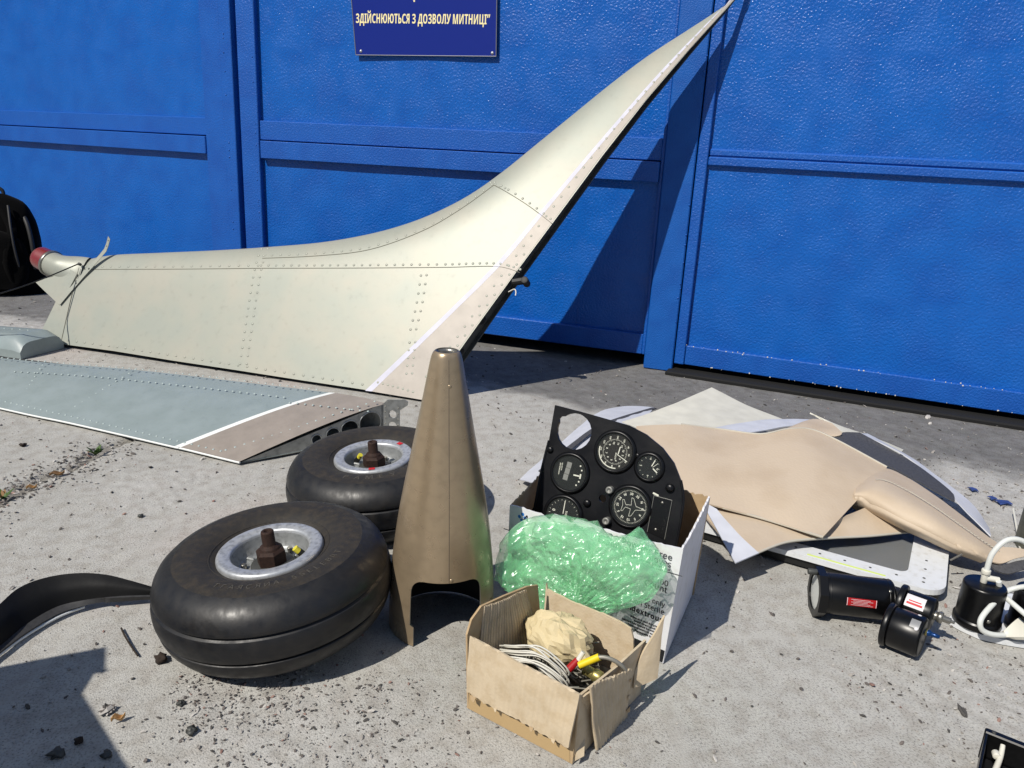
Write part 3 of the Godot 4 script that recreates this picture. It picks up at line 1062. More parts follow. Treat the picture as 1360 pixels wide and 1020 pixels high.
	var fq := [Vector2(-0.1118, 0.2519), Vector2(-0.0546, 0.2205), Vector2(0.0512, 0.1647), Vector2(0.0762, 0.2342), Vector2(0.0924, 0.3066), Vector2(0.0506, 0.3227), Vector2(-0.0296, 0.2808)]
	var poly := PackedVector2Array()
	for q in fq: poly.append(q)
	slab(st, poly, -0.030, 0.0035)
	obj("end_fairing", st, M.cream_paint, o)
	st = S()
	var rows := []
	var n := 16
	for i in n + 1:
		var t := float(i) / n
		var bend: float = smoothstep(0.0, 0.75, t)
		var pos := c0 + Vector3(0.062, 0.010, 0.0) * (1.0 - t) * (1.0 - t) + ax * 0.136 * t
		var dir := Vector3(-1, 0.02, 0).lerp(ax, bend).normalized()
		var yy := Vector3(0, 0, 1).cross(dir).normalized()
		var r := lerpf(0.074, 0.052, smoothstep(0.0, 0.8, t))
		var row := []
		for k in 28:
			var an := TAU * k / 28
			row.append(pos + (yy * cos(an) * r + Vector3(0, 0, 1) * sin(an) * minf(r, lerpf(0.024, 0.052, smoothstep(0.0, 0.6, t)))))
		rows.append(row)
	grid(st, rows, true)
	obj("beacon_neck", st, M.cream_paint, o)
	var bf := look(c0 + ax * 0.128, ax, Vector3(0, 0, 1))
	st = S()
	lathe(st, crisp([Vector2(0.052, 0), Vector2(0.0575, 0.002), Vector2(0.0575, 0.014), Vector2(0.049, 0.016)]), 32, bf)
	obj("beacon_ring", st, M.steel, o)
	st = S()
	lathe(st, [Vector2(0.0495, 0.012), Vector2(0.0500, 0.060), Vector2(0.0495, 0.074), Vector2(0.046, 0.083), Vector2(0.028, 0.087), Vector2(0, 0.088)], 32, bf)
	obj("beacon_lens", st, M.red_lens, o)
	# strap bracket standing up from the end
	var k0: Vector2 = Vector2(0.0538, 0.1683)
	var k1: Vector2 = Vector2(0.1239, 0.2962)
	var k2: Vector2 = Vector2(0.1993, 0.4217)
	var k3: Vector2 = Vector2(0.2117, 0.4738)
	st = S()
	var w := Vector2(0.007, 0.006)
	var P := []
	for q in [[k0, 0.0060], [k0.lerp(k1, 0.5), 0.0060], [k1, 0.0060], [k1.lerp(k2, 0.55), 0.005], [k2, 0.004], [k2.lerp(k3, 0.5), 0.008], [k3, 0.016]]:
		P.append([Vector3(q[0].x - w.x, q[0].y + w.y, q[1]), Vector3(q[0].x + w.x, q[0].y - w.y, q[1])])
	sheet(st, P, 0.002)
	obj("strap_bracket", st, M.cream_paint, o)
	st = S()
	for q in [[k2.lerp(k3, 0.35), 0.0065], [k2.lerp(k3, 0.8), 0.0125], [k1.lerp(k2, 0.3), 0.0045], [k0.lerp(k1, 0.35), 0.0045], [k0.lerp(k1, 0.75), 0.0045]]:
		st = S()
		dome(st, Vector3(q[0].x, q[0].y, q[1]), Vector3(0, 0, 1), 0.005, 0.003, 8)
		obj("bracket_bolt", st, M.spar_metal, o)
	var w0: Vector2 = Vector2(0.0969, 0.3476)
	st = S()
	cyl(st, look(Vector3(w0.x, w0.y, 0.002), Vector3(0, 0, 1)), 0.006, 0.0, 0.014, 10)
	obj("antenna_stud", st, M.spar_metal, o)
	# wire that runs off to the left, and the one hanging down
	var wl := Transform3D(Vector3(0.9576, 0.0000, 0.2882), Vector3(0.1397, 0.8747, -0.4641), Vector3(-0.2521, 0.4847, 0.8376), Vector3(-1.9737, 0.0120, -3.1063)) * Vector3(w0.x, w0.y, 0.014)
	st = S()
	tube(st, curve([wl, wl.lerp(Vector3(-2.0404, 0.2200, -2.8384), 0.5) + Vector3(0, -0.01, 0), Vector3(-2.0404, 0.2200, -2.8384), Vector3(-2.6289, 0.0100, -3.1438)], 8), 0.0025, 6)
	obj("antenna_wire", st, M.gasket)
	tag(get_child(get_child_count() - 1), "thin dark antenna wire stretched from the fin's red beacon end to the left", "wire")
	st = S()
	var h0: Vector2 = Vector2(0.0941, 0.3338)
	var h1: Vector2 = Vector2(0.0997, 0.2033)
	var h2: Vector2 = Vector2(0.1181, 0.0210)
	tube(st, curve([Vector3(h0.x, h0.y, 0.0045), Vector3(h1.x, h1.y, 0.002), Vector3(h2.x, h2.y, 0.001)], 6), 0.0011, 5)
	obj("end_seam", st, M.seam, o)
	# little feet that hold the base off the ground
	for q in [Vector2(0.0515, -0.0100), Vector2(0.9661, -0.0134)]:
		st = S()
		bx(st, T(q.x, q.y - 0.004, -0.03), Vector3(0.03, 0.022, 0.02), 0.003)
		obj("base_lug", st, M.gasket, o)

# ------------------------------------------------------------------ the elevator lying in front of the fin
func build_elevator():
	var o := thing("elevator_panel", "long grey-green elevator with taupe end lying on the concrete, lightening holes at its end", "elevator", Transform3D(Vector3(0.9354, 0.0000, 0.3536), Vector3(0.3380, 0.2940, -0.8941), Vector3(-0.1040, 0.9558, 0.2750), Vector3(-0.7361, 0.0120, -1.9706)))
	# top skin, in the plane of the frame; near edge is thin, far edge stands on its spar
	var far := [Vector2(-2.2291, 0.1749), Vector2(-1.2424, 0.2503), Vector2(-0.6879, 0.3250), Vector2(-0.2522, 0.3663), Vector2(0.0344, 0.3914)]
	var near := [Vector2(-1.9343, 0.0041), Vector2(-0.9278, -0.0032), Vector2(-0.6425, 0.0012), Vector2(-0.3738, 0.0008), Vector2(-0.2275, 0.0001)]
	var P := []
	var a := curve(far, 5)
	var b := curve(near, 5)
	for i in a.size():
		var r := []
		for k in 11:
			var t := k / 10.0
			var q: Vector2 = a[i].lerp(b[i], t)
			r.append(Vector3(q.x, q.y, -0.016 * pow(1.0 - t, 4.0) + 0.003 * sin(PI * t)))
		P.append(r)
	var st := S()
	grid(st, P)
	obj("top_skin", st, M.blue_grey_paint, o)
	var f2 := [Vector2(0.0542, 0.3949), Vector2(0.1511, 0.3965), Vector2(0.2406, 0.3880)]
	var n2 := [Vector2(-0.2064, 0.0010), Vector2(-0.1111, -0.0007), Vector2(0.0022, -0.0028)]
	P = []
	a = curve(f2, 5)
	b = curve(n2, 5)
	for i in a.size():
		var r := []
		for k in 11:
			var t := k / 10.0
			var q: Vector2 = a[i].lerp(b[i], t)
			r.append(Vector3(q.x, q.y, -0.016 * pow(1.0 - t, 4.0) + 0.003 * sin(PI * t)))
		P.append(r)
	st = S()
	grid(st, P)
	obj("end_skin", st, M.taupe_paint, o)
	st = S()
	var wf0: Vector2 = far[-1]
	var wn0: Vector2 = near[-1]
	var wf1: Vector2 = f2[0]
	var wn1: Vector2 = n2[0]
	P = []
	for k in 11:
		var t := k / 10.0
		var z := -0.016 * pow(1.0 - t, 4.0) + 0.003 * sin(PI * t)
		var q := wf0.lerp(wn0, t)
		var q1 := wf1.lerp(wn1, t)
		P.append([Vector3(q.x, q.y, z), Vector3(q1.x, q1.y, z)])
	grid(st, P)
	obj("painted_stripe", st, M.white_line, o)
	# white near edge
	st = S()
	var e := []
	for q in curve(near + n2, 4): e.append(Vector3(q.x, q.y, -0.004))
	tube(st, e, 0.0034, 6)
	obj("trailing_edge", st, M.white_line, o)
	# underside, spar and end rib reach down to the ground
	var to := Transform3D(Vector3(0.9354, 0.0000, 0.3536), Vector3(0.3380, 0.2940, -0.8941), Vector3(-0.1040, 0.9558, 0.2750), Vector3(-0.7361, 0.0120, -1.9706)).affine_inverse()
	var g := func(p: Vector3): return to * p
	var F0: Vector3 = Vector3(far[0].x, far[0].y, -0.016)
	var F1: Vector3 = Vector3(f2[-1].x, f2[-1].y, -0.016)
	st = S()
	flat(st)
	var w0: Vector3 = Transform3D(Vector3(0.9354, 0.0000, 0.3536), Vector3(0.3380, 0.2940, -0.8941), Vector3(-0.1040, 0.9558, 0.2750), Vector3(-0.7361, 0.0120, -1.9706)) * F0
	var w1: Vector3 = Transform3D(Vector3(0.9354, 0.0000, 0.3536), Vector3(0.3380, 0.2940, -0.8941), Vector3(-0.1040, 0.9558, 0.2750), Vector3(-0.7361, 0.0120, -1.9706)) * F1
	var d0: Vector3 = g.call(Vector3(w0.x, 0.012, w0.z - 0.01))
	var d1: Vector3 = g.call(Vector3(w1.x + 0.0, 0.012, w1.z - 0.005))
	quad(st, F0, F1, d1, d0, Vector3(0, 1, 0))
	obj("spar", st, M.bare_aluminium, o)
	st = S()
	flat(st)
	var N0 := Vector3(near[0].x, near[0].y, -0.006)
	var N1 := Vector3(n2[-1].x, n2[-1].y, -0.006)
	quad(st, d0, d1, N1, N0, Vector3(0, 0, -1))
	obj("bottom_skin", st, M.blue_grey_paint, o)
	# end rib with lightening holes: a plate between the end of the top skin and the ground
	var A: Vector3 = Transform3D(Vector3(0.9354, 0.0000, 0.3536), Vector3(0.3380, 0.2940, -0.8941), Vector3(-0.1040, 0.9558, 0.2750), Vector3(-0.7361, 0.0120, -1.9706)) * Vector3(n2[-1].x, n2[-1].y, -0.006)
	var B: Vector3 = Transform3D(Vector3(0.9354, 0.0000, 0.3536), Vector3(0.3380, 0.2940, -0.8941), Vector3(-0.1040, 0.9558, 0.2750), Vector3(-0.7361, 0.0120, -1.9706)) * Vector3(f2[-1].x, f2[-1].y, -0.012)
	var L := Vector2(A.x, A.z).distance_to(Vector2(B.x, B.z))
	var xd := Vector3(B.x - A.x, 0, B.z - A.z).normalized()
	var fr := Transform3D(Basis(xd, Vector3.UP, xd.cross(Vector3.UP)), Vector3(A.x, 0.0, A.z) - xd.cross(Vector3.UP) * 0.004)
	var rib := PackedVector2Array([Vector2(0.0, 0.004), Vector2(L, 0.004), Vector2(L, B.y - 0.002), Vector2(0.0, A.y)])
	var holes := []
	for h in [[0.50, 0.015], [0.615, 0.021], [0.735, 0.028], [0.885, 0.036]]:
		var top := lerpf(A.y, B.y, h[0])
		holes.append(ring(Vector2(L * h[0], top * 0.5 + 0.004), minf(h[1], top * 0.42), 24))
	st = S()
	slab(st, rib, -0.0008, 0.0008, to * fr, holes)
	obj("end_rib", st, M.bare_aluminium, o)
	st = S()
	for h in holes:
		var row := []
		for q in h: row.append((to * fr) * Vector3(q.x, q.y, 0.001))
		row.append(row[0])
		row.append(row[1])
		tube(st, row, 0.0022, 6, false)
	obj("hole_flange", st, M.bare_aluminium, o)
	# upright hinge plate at the far corner
	st = S()
	var pl := PackedVector2Array([Vector2(-0.012, -0.012), Vector2(0.040, -0.012), Vector2(0.040, 0.085), Vector2(0.065, 0.104), Vector2(0.066, 0.116), Vector2(0.055, 0.121), Vector2(0.028, 0.117), Vector2(0.0, 0.114), Vector2(-0.012, 0.10)])
	slab(st, pl, -0.002, 0.002, to * Transform3D(Basis(Vector3.UP, -0.25), Vector3(B.x + 0.006, 0.013, B.z + 0.010)), [ring(Vector2(0.018, 0.070), 0.013, 16), ring(Vector2(0.018, 0.032), 0.014, 16)])
	obj("hinge_plate", st, M.bare_aluminium, o)
	st = S()
	for k in 12:
		dome(st, to * (Transform3D(Basis(Vector3.UP, -0.25), Vector3(B.x + 0.006, 0.013, B.z + 0.010)) * Vector3(-0.006 + 0.042 * (k % 2), 0.002 + 0.018 * (k / 2), 0.002)), to.basis * Vector3(0, 0, 1), 0.0025, 0.0018, 6)
	obj("rivets", st, M.steel, o).set_meta("kind", "stuff")
	# rivet rows
	st = S()
	for l in [[Vector2(-1.9621, 0.1798), Vector2(-1.2200, 0.2322), Vector2(-0.6136, 0.3161), Vector2(0.0149, 0.3746)], [Vector2(-1.0758, 0.1743), Vector2(-0.7885, 0.2267), Vector2(-0.4440, 0.2688), Vector2(-0.0643, 0.3074)], [Vector2(-0.0351, 0.2858), Vector2(0.1033, 0.3012), Vector2(0.2311, 0.3143)], [Vector2(-0.0692, 0.0283), Vector2(0.0437, 0.1556), Vector2(0.1276, 0.2633), Vector2(0.2270, 0.3798)], [Vector2(-0.9640, 0.0260), Vector2(-0.5759, 0.0251), Vector2(-0.0622, 0.0197)], [Vector2(-1.0317, 0.2587), Vector2(-0.9276, 0.0914)], [Vector2(-0.6688, 0.3053), Vector2(-0.6882, 0.0719)]]:
		for q in along(curve(l, 5), 0.026): dome(st, Vector3(q.x, q.y, 0.001), Vector3(0, 0, 1), 0.0036, 0.0018, 7)
	obj("rivets", st, M.rivet_blue, o).set_meta("kind", "stuff")

func build_trim_tip():
	var p := Vector3(-1.9598, 0.0000, -2.9421)
	var o := thing("trim_tab", "small grey-green rounded tip lying on the ground left of the fin's base corner", "trim tab", Transform3D(Basis(Vector3.UP, -0.30), p))
	var st := S()
	var P := []
	for i in 13:
		var u := i / 12.0
		var row := []
		for k in 13:
			var w := k / 12.0
			var end := 1.0 - pow(maxf(0.0, (u - 0.86) / 0.14), 3.0) * 0.35
			row.append(Vector3(-0.42 + 0.50 * u, 0.012 + (0.075 * (1.0 - pow(absf(w - 0.5) * 1.9, 6.0)) * end) * (0.6 + 0.4 * u), -0.15 + 0.20 * w))
		P.append(row)
	grid(st, P)
	flat(st)
	for k in 12:
		quad(st, P[12][k], P[12][k + 1], P[12][k + 1] * Vector3(1, 0, 1), P[12][k] * Vector3(1, 0, 1), Vector3.RIGHT)
		quad(st, P[k][12], P[k + 1][12], P[k + 1][12] * Vector3(1, 0, 1), P[k][12] * Vector3(1, 0, 1), Vector3.BACK)
		quad(st, P[k][0], P[k + 1][0], P[k + 1][0] * Vector3(1, 0, 1), P[k][0] * Vector3(1, 0, 1), Vector3.FORWARD)
	obj("skin", st, M.blue_grey_paint, o)
	st = S()
	for k in 9: dome(st, P[2 + k][5] + Vector3(0, 0.0002, 0), Vector3.UP, 0.004, 0.002, 7)
	obj("rivets", st, M.rivet_blue, o).set_meta("kind", "stuff")

# ------------------------------------------------------------------ wheels, cone, fender
func wheel(label: String, at: Vector3, up: Vector3, spin: float, red: Array) -> Node3D:
	var xf := look(at, up, Vector3.RIGHT)
	xf.basis = xf.basis * Basis(Vector3.UP, spin)
	var o := thing("aircraft_wheel", label, "wheel", xf, "aircraft wheels lying on the concrete")
	var half := [Vector2(0.085, 0.046), Vector2(0.092, 0.058), Vector2(0.098, 0.0625), Vector2(0.112, 0.0715), Vector2(0.130, 0.0755), Vector2(0.147, 0.0762), Vector2(0.164, 0.0740), Vector2(0.179, 0.0680), Vector2(0.1915, 0.0575), Vector2(0.1995, 0.0450), Vector2(0.2038, 0.0335), Vector2(0.2048, 0.0275), Vector2(0.2045, 0.0265), Vector2(0.2000, 0.0255), Vector2(0.1975, 0.0245), Vector2(0.1975, 0.0215), Vector2(0.2060, 0.0205), Vector2(0.2065, 0.0195), Vector2(0.2085, 0.010), Vector2(0.209, 0.0)]
	var prof := []
	for p in half: prof.append(p)
	for i in range(half.size() - 2, -1, -1): prof.append(half[i] * Vector2(1, -1))
	var st := S()
	lathe(st, prof.slice(6, prof.size() - 6), 96)
	obj("tread", st, M.tyre_rubber, o)
	for s in 2:
		st = S()
		lathe(st, prof.slice(0, 7) if s == 0 else prof.slice(prof.size() - 7), 96)
		obj("sidewall", st, M.tyre_side, o)
	# moulded rings and faint raised letters on the sidewall
	st = S()
	for q in [Vector2(0.1045, 0.0668), Vector2(0.168, 0.0692)]:
		st = S()
		lathe(st, [q + Vector2(-0.0015, -0.0003), q + Vector2(-0.0004, 0.0011), q + Vector2(0.0006, 0.0009), q + Vector2(0.0016, -0.0011)], 96)
		obj("moulded_ring", st, M.tyre_side, o)
	# rim
	st = S()
	lathe(st, crisp([Vector2(0.0935, 0.054), Vector2(0.0935, 0.0635), Vector2(0.0915, 0.0675), Vector2(0.088, 0.0690), Vector2(0.0710, 0.0672), Vector2(0.0680, 0.0645), Vector2(0.0672, 0.058)], 0.001), 80)
	var rim := obj("rim", st, M.pale_aluminium, o)
	st = S()
	lathe(st, crisp([Vector2(0.0673, 0.060), Vector2(0.0640, 0.046), Vector2(0.0600, 0.035), Vector2(0.054, 0.031), Vector2(0.042, 0.030), Vector2(0.040, 0.034), Vector2(0.030, 0.035), Vector2(0, 0.035)], 0.001), 80)
	obj("bowl", st, M.wheel_bowl, rim)
	st = S()
	for k in 6:
		var a := TAU * k / 6 + 0.4
		st = S()
		bx(st, Transform3D(Basis(Vector3.UP, -a), Vector3(0.050 * cos(a), 0.033, 0.050 * sin(a))), Vector3(0.018, 0.010, 0.007), 0.002)
		obj("rim_web", st, M.wheel_bowl, rim)
	st = S()
	for k in 3:
		var a := TAU * k / 3 + 0.9
		st = S()
		cyl(st, Transform3D(Basis(), Vector3(0.050 * cos(a), 0.029, 0.050 * sin(a))), 0.0055, 0, 0.012, 6, 0.0008)
		obj("rim_bolt", st, M.steel, rim)
	# hub: bearing cap, rusty axle nut and stem
	st = S()
	lathe(st, crisp([Vector2(0.038, 0.032), Vector2(0.038, 0.038), Vector2(0.033, 0.040), Vector2(0.0, 0.040)], 0.001), 40)
	obj("bearing_cap", st, M.spar_metal, o)
	st = S()
	flat(st)
	var hexr := 0.0265
	for k in 6:
		var a := TAU * k / 6
		var b := TAU * (k + 1) / 6
		var p := Vector3(cos(a), 0, sin(a)) * hexr
		var q := Vector3(cos(b), 0, sin(b)) * hexr
		var up1 := Vector3.UP * 0.062
		var up0 := Vector3.UP * 0.038
		quad(st, p + up0, q + up0, q + up1, p + up1, p + q)
		quad(st, p + up1, q + up1, q * 0.80 + Vector3.UP * 0.067, p * 0.80 + Vector3.UP * 0.067, Vector3.UP)
		tri(st, p * 0.80 + Vector3.UP * 0.067, q * 0.80 + Vector3.UP * 0.067, Vector3.UP * 0.067, Vector3.UP)
	lathe(st, crisp([Vector2(0.019, 0.065), Vector2(0.0175, 0.071), Vector2(0.0115, 0.075), Vector2(0.0115, 0.100), Vector2(0.0100, 0.102), Vector2(0.0055, 0.102), Vector2(0.0050, 0.092), Vector2(0.0, 0.092)], 0.0006), 24)
	obj("axle_nut", st, M.rusty_steel, o)
	# valve with its yellow cap
	var va := 0.3 if red.is_empty() else 2.6
	var vd := Vector3(cos(va), 0, -sin(va))
	st = S()
	tube(st, [vd * 0.061 + Vector3.UP * 0.034, vd * 0.048 + Vector3.UP * 0.050], 0.0065, 10)
	obj("valve_stem", st, M.gasket, o)
	st = S()
	tube(st, [vd * 0.049 + Vector3.UP * 0.048, vd * 0.042 + Vector3.UP * 0.058], 0.0058, 10)
	obj("valve_cap", st, M.yellow_cap, o)
	for r in red:
		st = S()
		lathe(st, [Vector2(0.0755, 0.0694), Vector2(0.0865, 0.0700)], 6, Transform3D.IDENTITY, r, r + 0.17)
		obj("paint_mark", st, M.red_mark, rim)
	return o

func arc_letters(o: Node3D, said: String, mid: float, step: float, r: float, h: float):
	for i in said.length():
		var a := mid + (i - (said.length() - 1) * 0.5) * step
		var out := Vector3(cos(a), 0, sin(a))
		var at := out * r + Vector3.UP * 0.0759
		var b := Basis(Vector3(-sin(a), 0, cos(a)) * -1.0, out * -1.0, Vector3.UP)
		words(said[i], 0.0, h, M.tyre_print, o, Transform3D(b, at), 0, false, "raised_letter")

func build_wheels():
	wheel("black aircraft tyre with rusty axle nut lying nearest, left of the bronze cone", Vector3(-0.4096, 0.0950, -1.2414), Vector3(-0.105, 1.0, 0.035), 0.0, [])
	var w := wheel("second aircraft tyre with red paint marks on its rim, behind the nearest wheel", Vector3(-0.3153, 0.0880, -1.7189), Vector3(-0.07, 1.0, 0.05), 0.0, [1.35, 5.35])
	var st := S()
	st = S()
	lathe(st, [Vector2(0.098, 0.0640), Vector2(0.106, 0.0690), Vector2(0.118, 0.0738)], 40, Transform3D.IDENTITY, 2.2, 4.0)
	arc_letters(w, "УЕМАР", 1.45, 0.19, 0.139, 0.016)
	var w0 := get_node("aircraft_wheel")
	arc_letters(w0, "АИЯСЯАГТ", 1.55, 0.105, 0.137, 0.011)
	arc_letters(w0, "ТЦВЕLЕSS", 0.62, 0.10, 0.137, 0.011)

func build_cone():
	var foot := Vector3(-0.1115, -0.0000, -1.2912)
	var o := thing("tail_cone", "upright bronze painted metal cone with a cut-out at its foot", "cone", look(foot, Vector3(-0.006, 1.0, 0.0)))
	var prof := [Vector2(0.0985, 0.0), Vector2(0.0982, 0.045), Vector2(0.0965, 0.09), Vector2(0.0930, 0.132), Vector2(0.0845, 0.20), Vector2(0.0735, 0.265), Vector2(0.0595, 0.335), Vector2(0.0465, 0.40), Vector2(0.0360, 0.455), Vector2(0.0295, 0.489), Vector2(0.0265, 0.502), Vector2(0.0235, 0.509), Vector2(0.0205, 0.512)]
	for i in range(4, prof.size()): prof[i].y = 0.132 + (prof[i].y - 0.132) * 1.045
	var st := S()
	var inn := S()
	var edge := S()
	flat(edge)
	var low: Array = []
	var dense := curve(prof, 6)
	var aw0 := PI / 2 + 0.52      # left side of the cut-out; z towards the camera
	var aw1 := PI / 2 - 0.90
	for ring_k in 2:
		var off := -0.0018 * ring_k
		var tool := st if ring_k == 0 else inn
		# above the cut-out: whole rings
		var rows := []
		for p in dense.slice(3 * 6):
			var row := []
			for k in 72:
				var a := aw0 + TAU * k / 72
				row.append(Vector3(cos(a) * (p.x + off), p.y, sin(a) * (p.x + off)))
			rows.append(row)
		grid(tool, rows, true)
		# beside it: rings that stop at the edges of the cut-out, which has rounded upper corners and a notch
		rows = []
		var hs := [0.0, 0.02, 0.036, 0.0385, 0.041, 0.06, 0.085, 0.100, 0.110, 0.118, 0.124, 0.128, 0.1305, 0.132]
		for h in hs:
			var r := 0.0
			for i in dense.size() - 1:
				if h >= dense[i].y and h <= dense[i + 1].y + 0.00001: r = lerpf(dense[i].x, dense[i + 1].x, clampf((h - dense[i].y) / (dense[i + 1].y - dense[i].y), 0.0, 1.0))
			var c := 0.0
			if h > 0.108:
				var t: float = (h - 0.108) / 0.024
				c = 0.26 * (1.0 - sqrt(maxf(0.0, 1.0 - t * t)))
			var l0 := aw0 - c - (0.08 if h < 0.039 else 0.0)
			var l1 := aw1 + c
			var row := []
			for k in 61:
				var a: float = l0 + (l1 + TAU - l0) * k / 60.0
				row.append(Vector3(cos(a) * (r + off), h, sin(a) * (r + off)))
			rows.append(row)
		grid(tool, rows)
		low.append(rows)
	obj("shell", st, M.cone_paint, o)
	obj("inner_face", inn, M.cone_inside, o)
	for k in [0, 60]:
		edge = S()
		flat(edge)
		for i in low[0].size() - 1: quad(edge, low[0][i][k], low[0][i + 1][k], low[1][i + 1][k], low[1][i][k], Vector3(0, 0, 1))
		obj("cut_edge", edge, M.steel, o)
	st = S()
	var pts := []
	for p in curve(prof.slice(3, 11), 4):
		var a := PI / 2 - 0.22
		pts.append(Vector3(cos(a) * (p.x - 0.0003), p.y, sin(a) * (p.x - 0.0003)))
	tube(st, pts, 0.0009, 5, false)
	obj("seam", st, M.cone_seam, o)
	for h in [0.137, 0.475]:
		st = S()
		var r := 0.0
		for i in prof.size() - 1:
			if h >= prof[i].y and h <= prof[i + 1].y: r = lerpf(prof[i].x, prof[i + 1].x, (h - prof[i].y) / (prof[i + 1].y - prof[i].y))
		for a in [PI / 2 - 0.27]:
			dome(st, Vector3(cos(a) * r, h, sin(a) * r), Vector3(cos(a), 0.15, sin(a)), 0.0032, 0.0014, 8)
		obj("rivet", st, M.cone_paint, o)
	st = S()
	var ty: float = prof[-1].y
	lathe(st, [Vector2(0.0205, ty), Vector2(0.0195, ty + 0.0005), Vector2(0.0165, ty - 0.006), Vector2(0.0175, ty - 0.022)], 28)
	obj("tip_lip", st, M.steel, o)

func build_fender():
	var o := thing("rubber_fender", "curved black rubber trough lying at the left edge beside the nearest wheel", "fender")
	var top := [Vector3(-0.8677, 0.0550, -1.0555), Vector3(-0.8733, 0.0600, -1.1769), Vector3(-0.8716, 0.0600, -1.2335), Vector3(-0.8426, 0.0600, -1.2704), Vector3(-0.7964, 0.0600, -1.2886), Vector3(-0.7511, 0.0550, -1.2962), Vector3(-0.7101, 0.0450, -1.2981), Vector3(-0.6623, 0.0300, -1.3008)]
	var mid := [Vector3(-0.8580, 0.0400, -1.0384), Vector3(-0.8536, 0.0430, -1.1430), Vector3(-0.8512, 0.0440, -1.2017), Vector3(-0.8239, 0.0450, -1.2474), Vector3(-0.7833, 0.0450, -1.2695), Vector3(-0.7436, 0.0430, -1.2794), Vector3(-0.7053, 0.0360, -1.2867), Vector3(-0.6596, 0.0260, -1.2942)]
	var low := [Vector3(-0.8583, 0.0120, -1.0327), Vector3(-0.8449, 0.0140, -1.1233), Vector3(-0.8376, 0.0160, -1.1847), Vector3(-0.8150, 0.0180, -1.2385), Vector3(-0.7761, 0.0200, -1.2616), Vector3(-0.7391, 0.0220, -1.2721), Vector3(-0.7036, 0.0220, -1.2807), Vector3(-0.6601, 0.0180, -1.2939)]
	var st := S()
	sheet(st, patch([top, mid, low], 6, 5), 0.004)
	obj("trough", st, M.fender_black, o)
	var l2 := [Vector3(-0.8475, 0.0120, -1.0173), Vector3(-0.8367, 0.0120, -1.1102), Vector3(-0.8259, 0.0120, -1.1713), Vector3(-0.8048, 0.0120, -1.2267), Vector3(-0.7716, 0.0120, -1.2569), Vector3(-0.7403, 0.0120, -1.2725), Vector3(-0.7059, 0.0120, -1.2835), Vector3(-0.6618, 0.0100, -1.2961)]
	st = S()
	sheet(st, patch([low, l2], 6, 2), 0.004)
	obj("lip", st, M.fender_grey, o)
	st = S()
	var row := []
	for p in curve([Vector3(-0.8497, 0.0050, -1.0189), Vector3(-0.8398, 0.0050, -1.1135), Vector3(-0.8275, 0.0050, -1.1724), Vector3(-0.8039, 0.0060, -1.2287), Vector3(-0.7771, 0.0060, -1.2608)], 6): row.append(p)
	tube(st, row, 0.0028, 6)
	obj("edge_bead", st, M.white_line, o)

# ------------------------------------------------------------------ boxes
func wall(parent: Node3D, called: String, m: Material, xf: Transform3D, pts: Array, th: float) -> MeshInstance3D:
	var st := S()
	var poly := PackedVector2Array()
	for p in pts: poly.append(p)
	slab(st, poly, -th, 0.0)
	var o := obj(called, st, m, parent)
	o.transform = xf
	return o

func torn(pts: Array, s: int, amp := 0.0016) -> Array:   # roughens the upper edge of a sheet of card
	var rng := RandomNumberGenerator.new()
	rng.seed = s
	var out := []
	for i in pts.size() - 1:
		var n := maxi(1, int(pts[i].distance_to(pts[i + 1]) / 0.006))
		for k in n:
			var q: Vector2 = pts[i].lerp(pts[i + 1], float(k) / n)
			if k > 0 or i > 0: q += Vector2(rng.randfn(0, amp * 0.4), rng.randfn(0, amp))
			out.append(q)
	out.append(pts[-1])
	return out

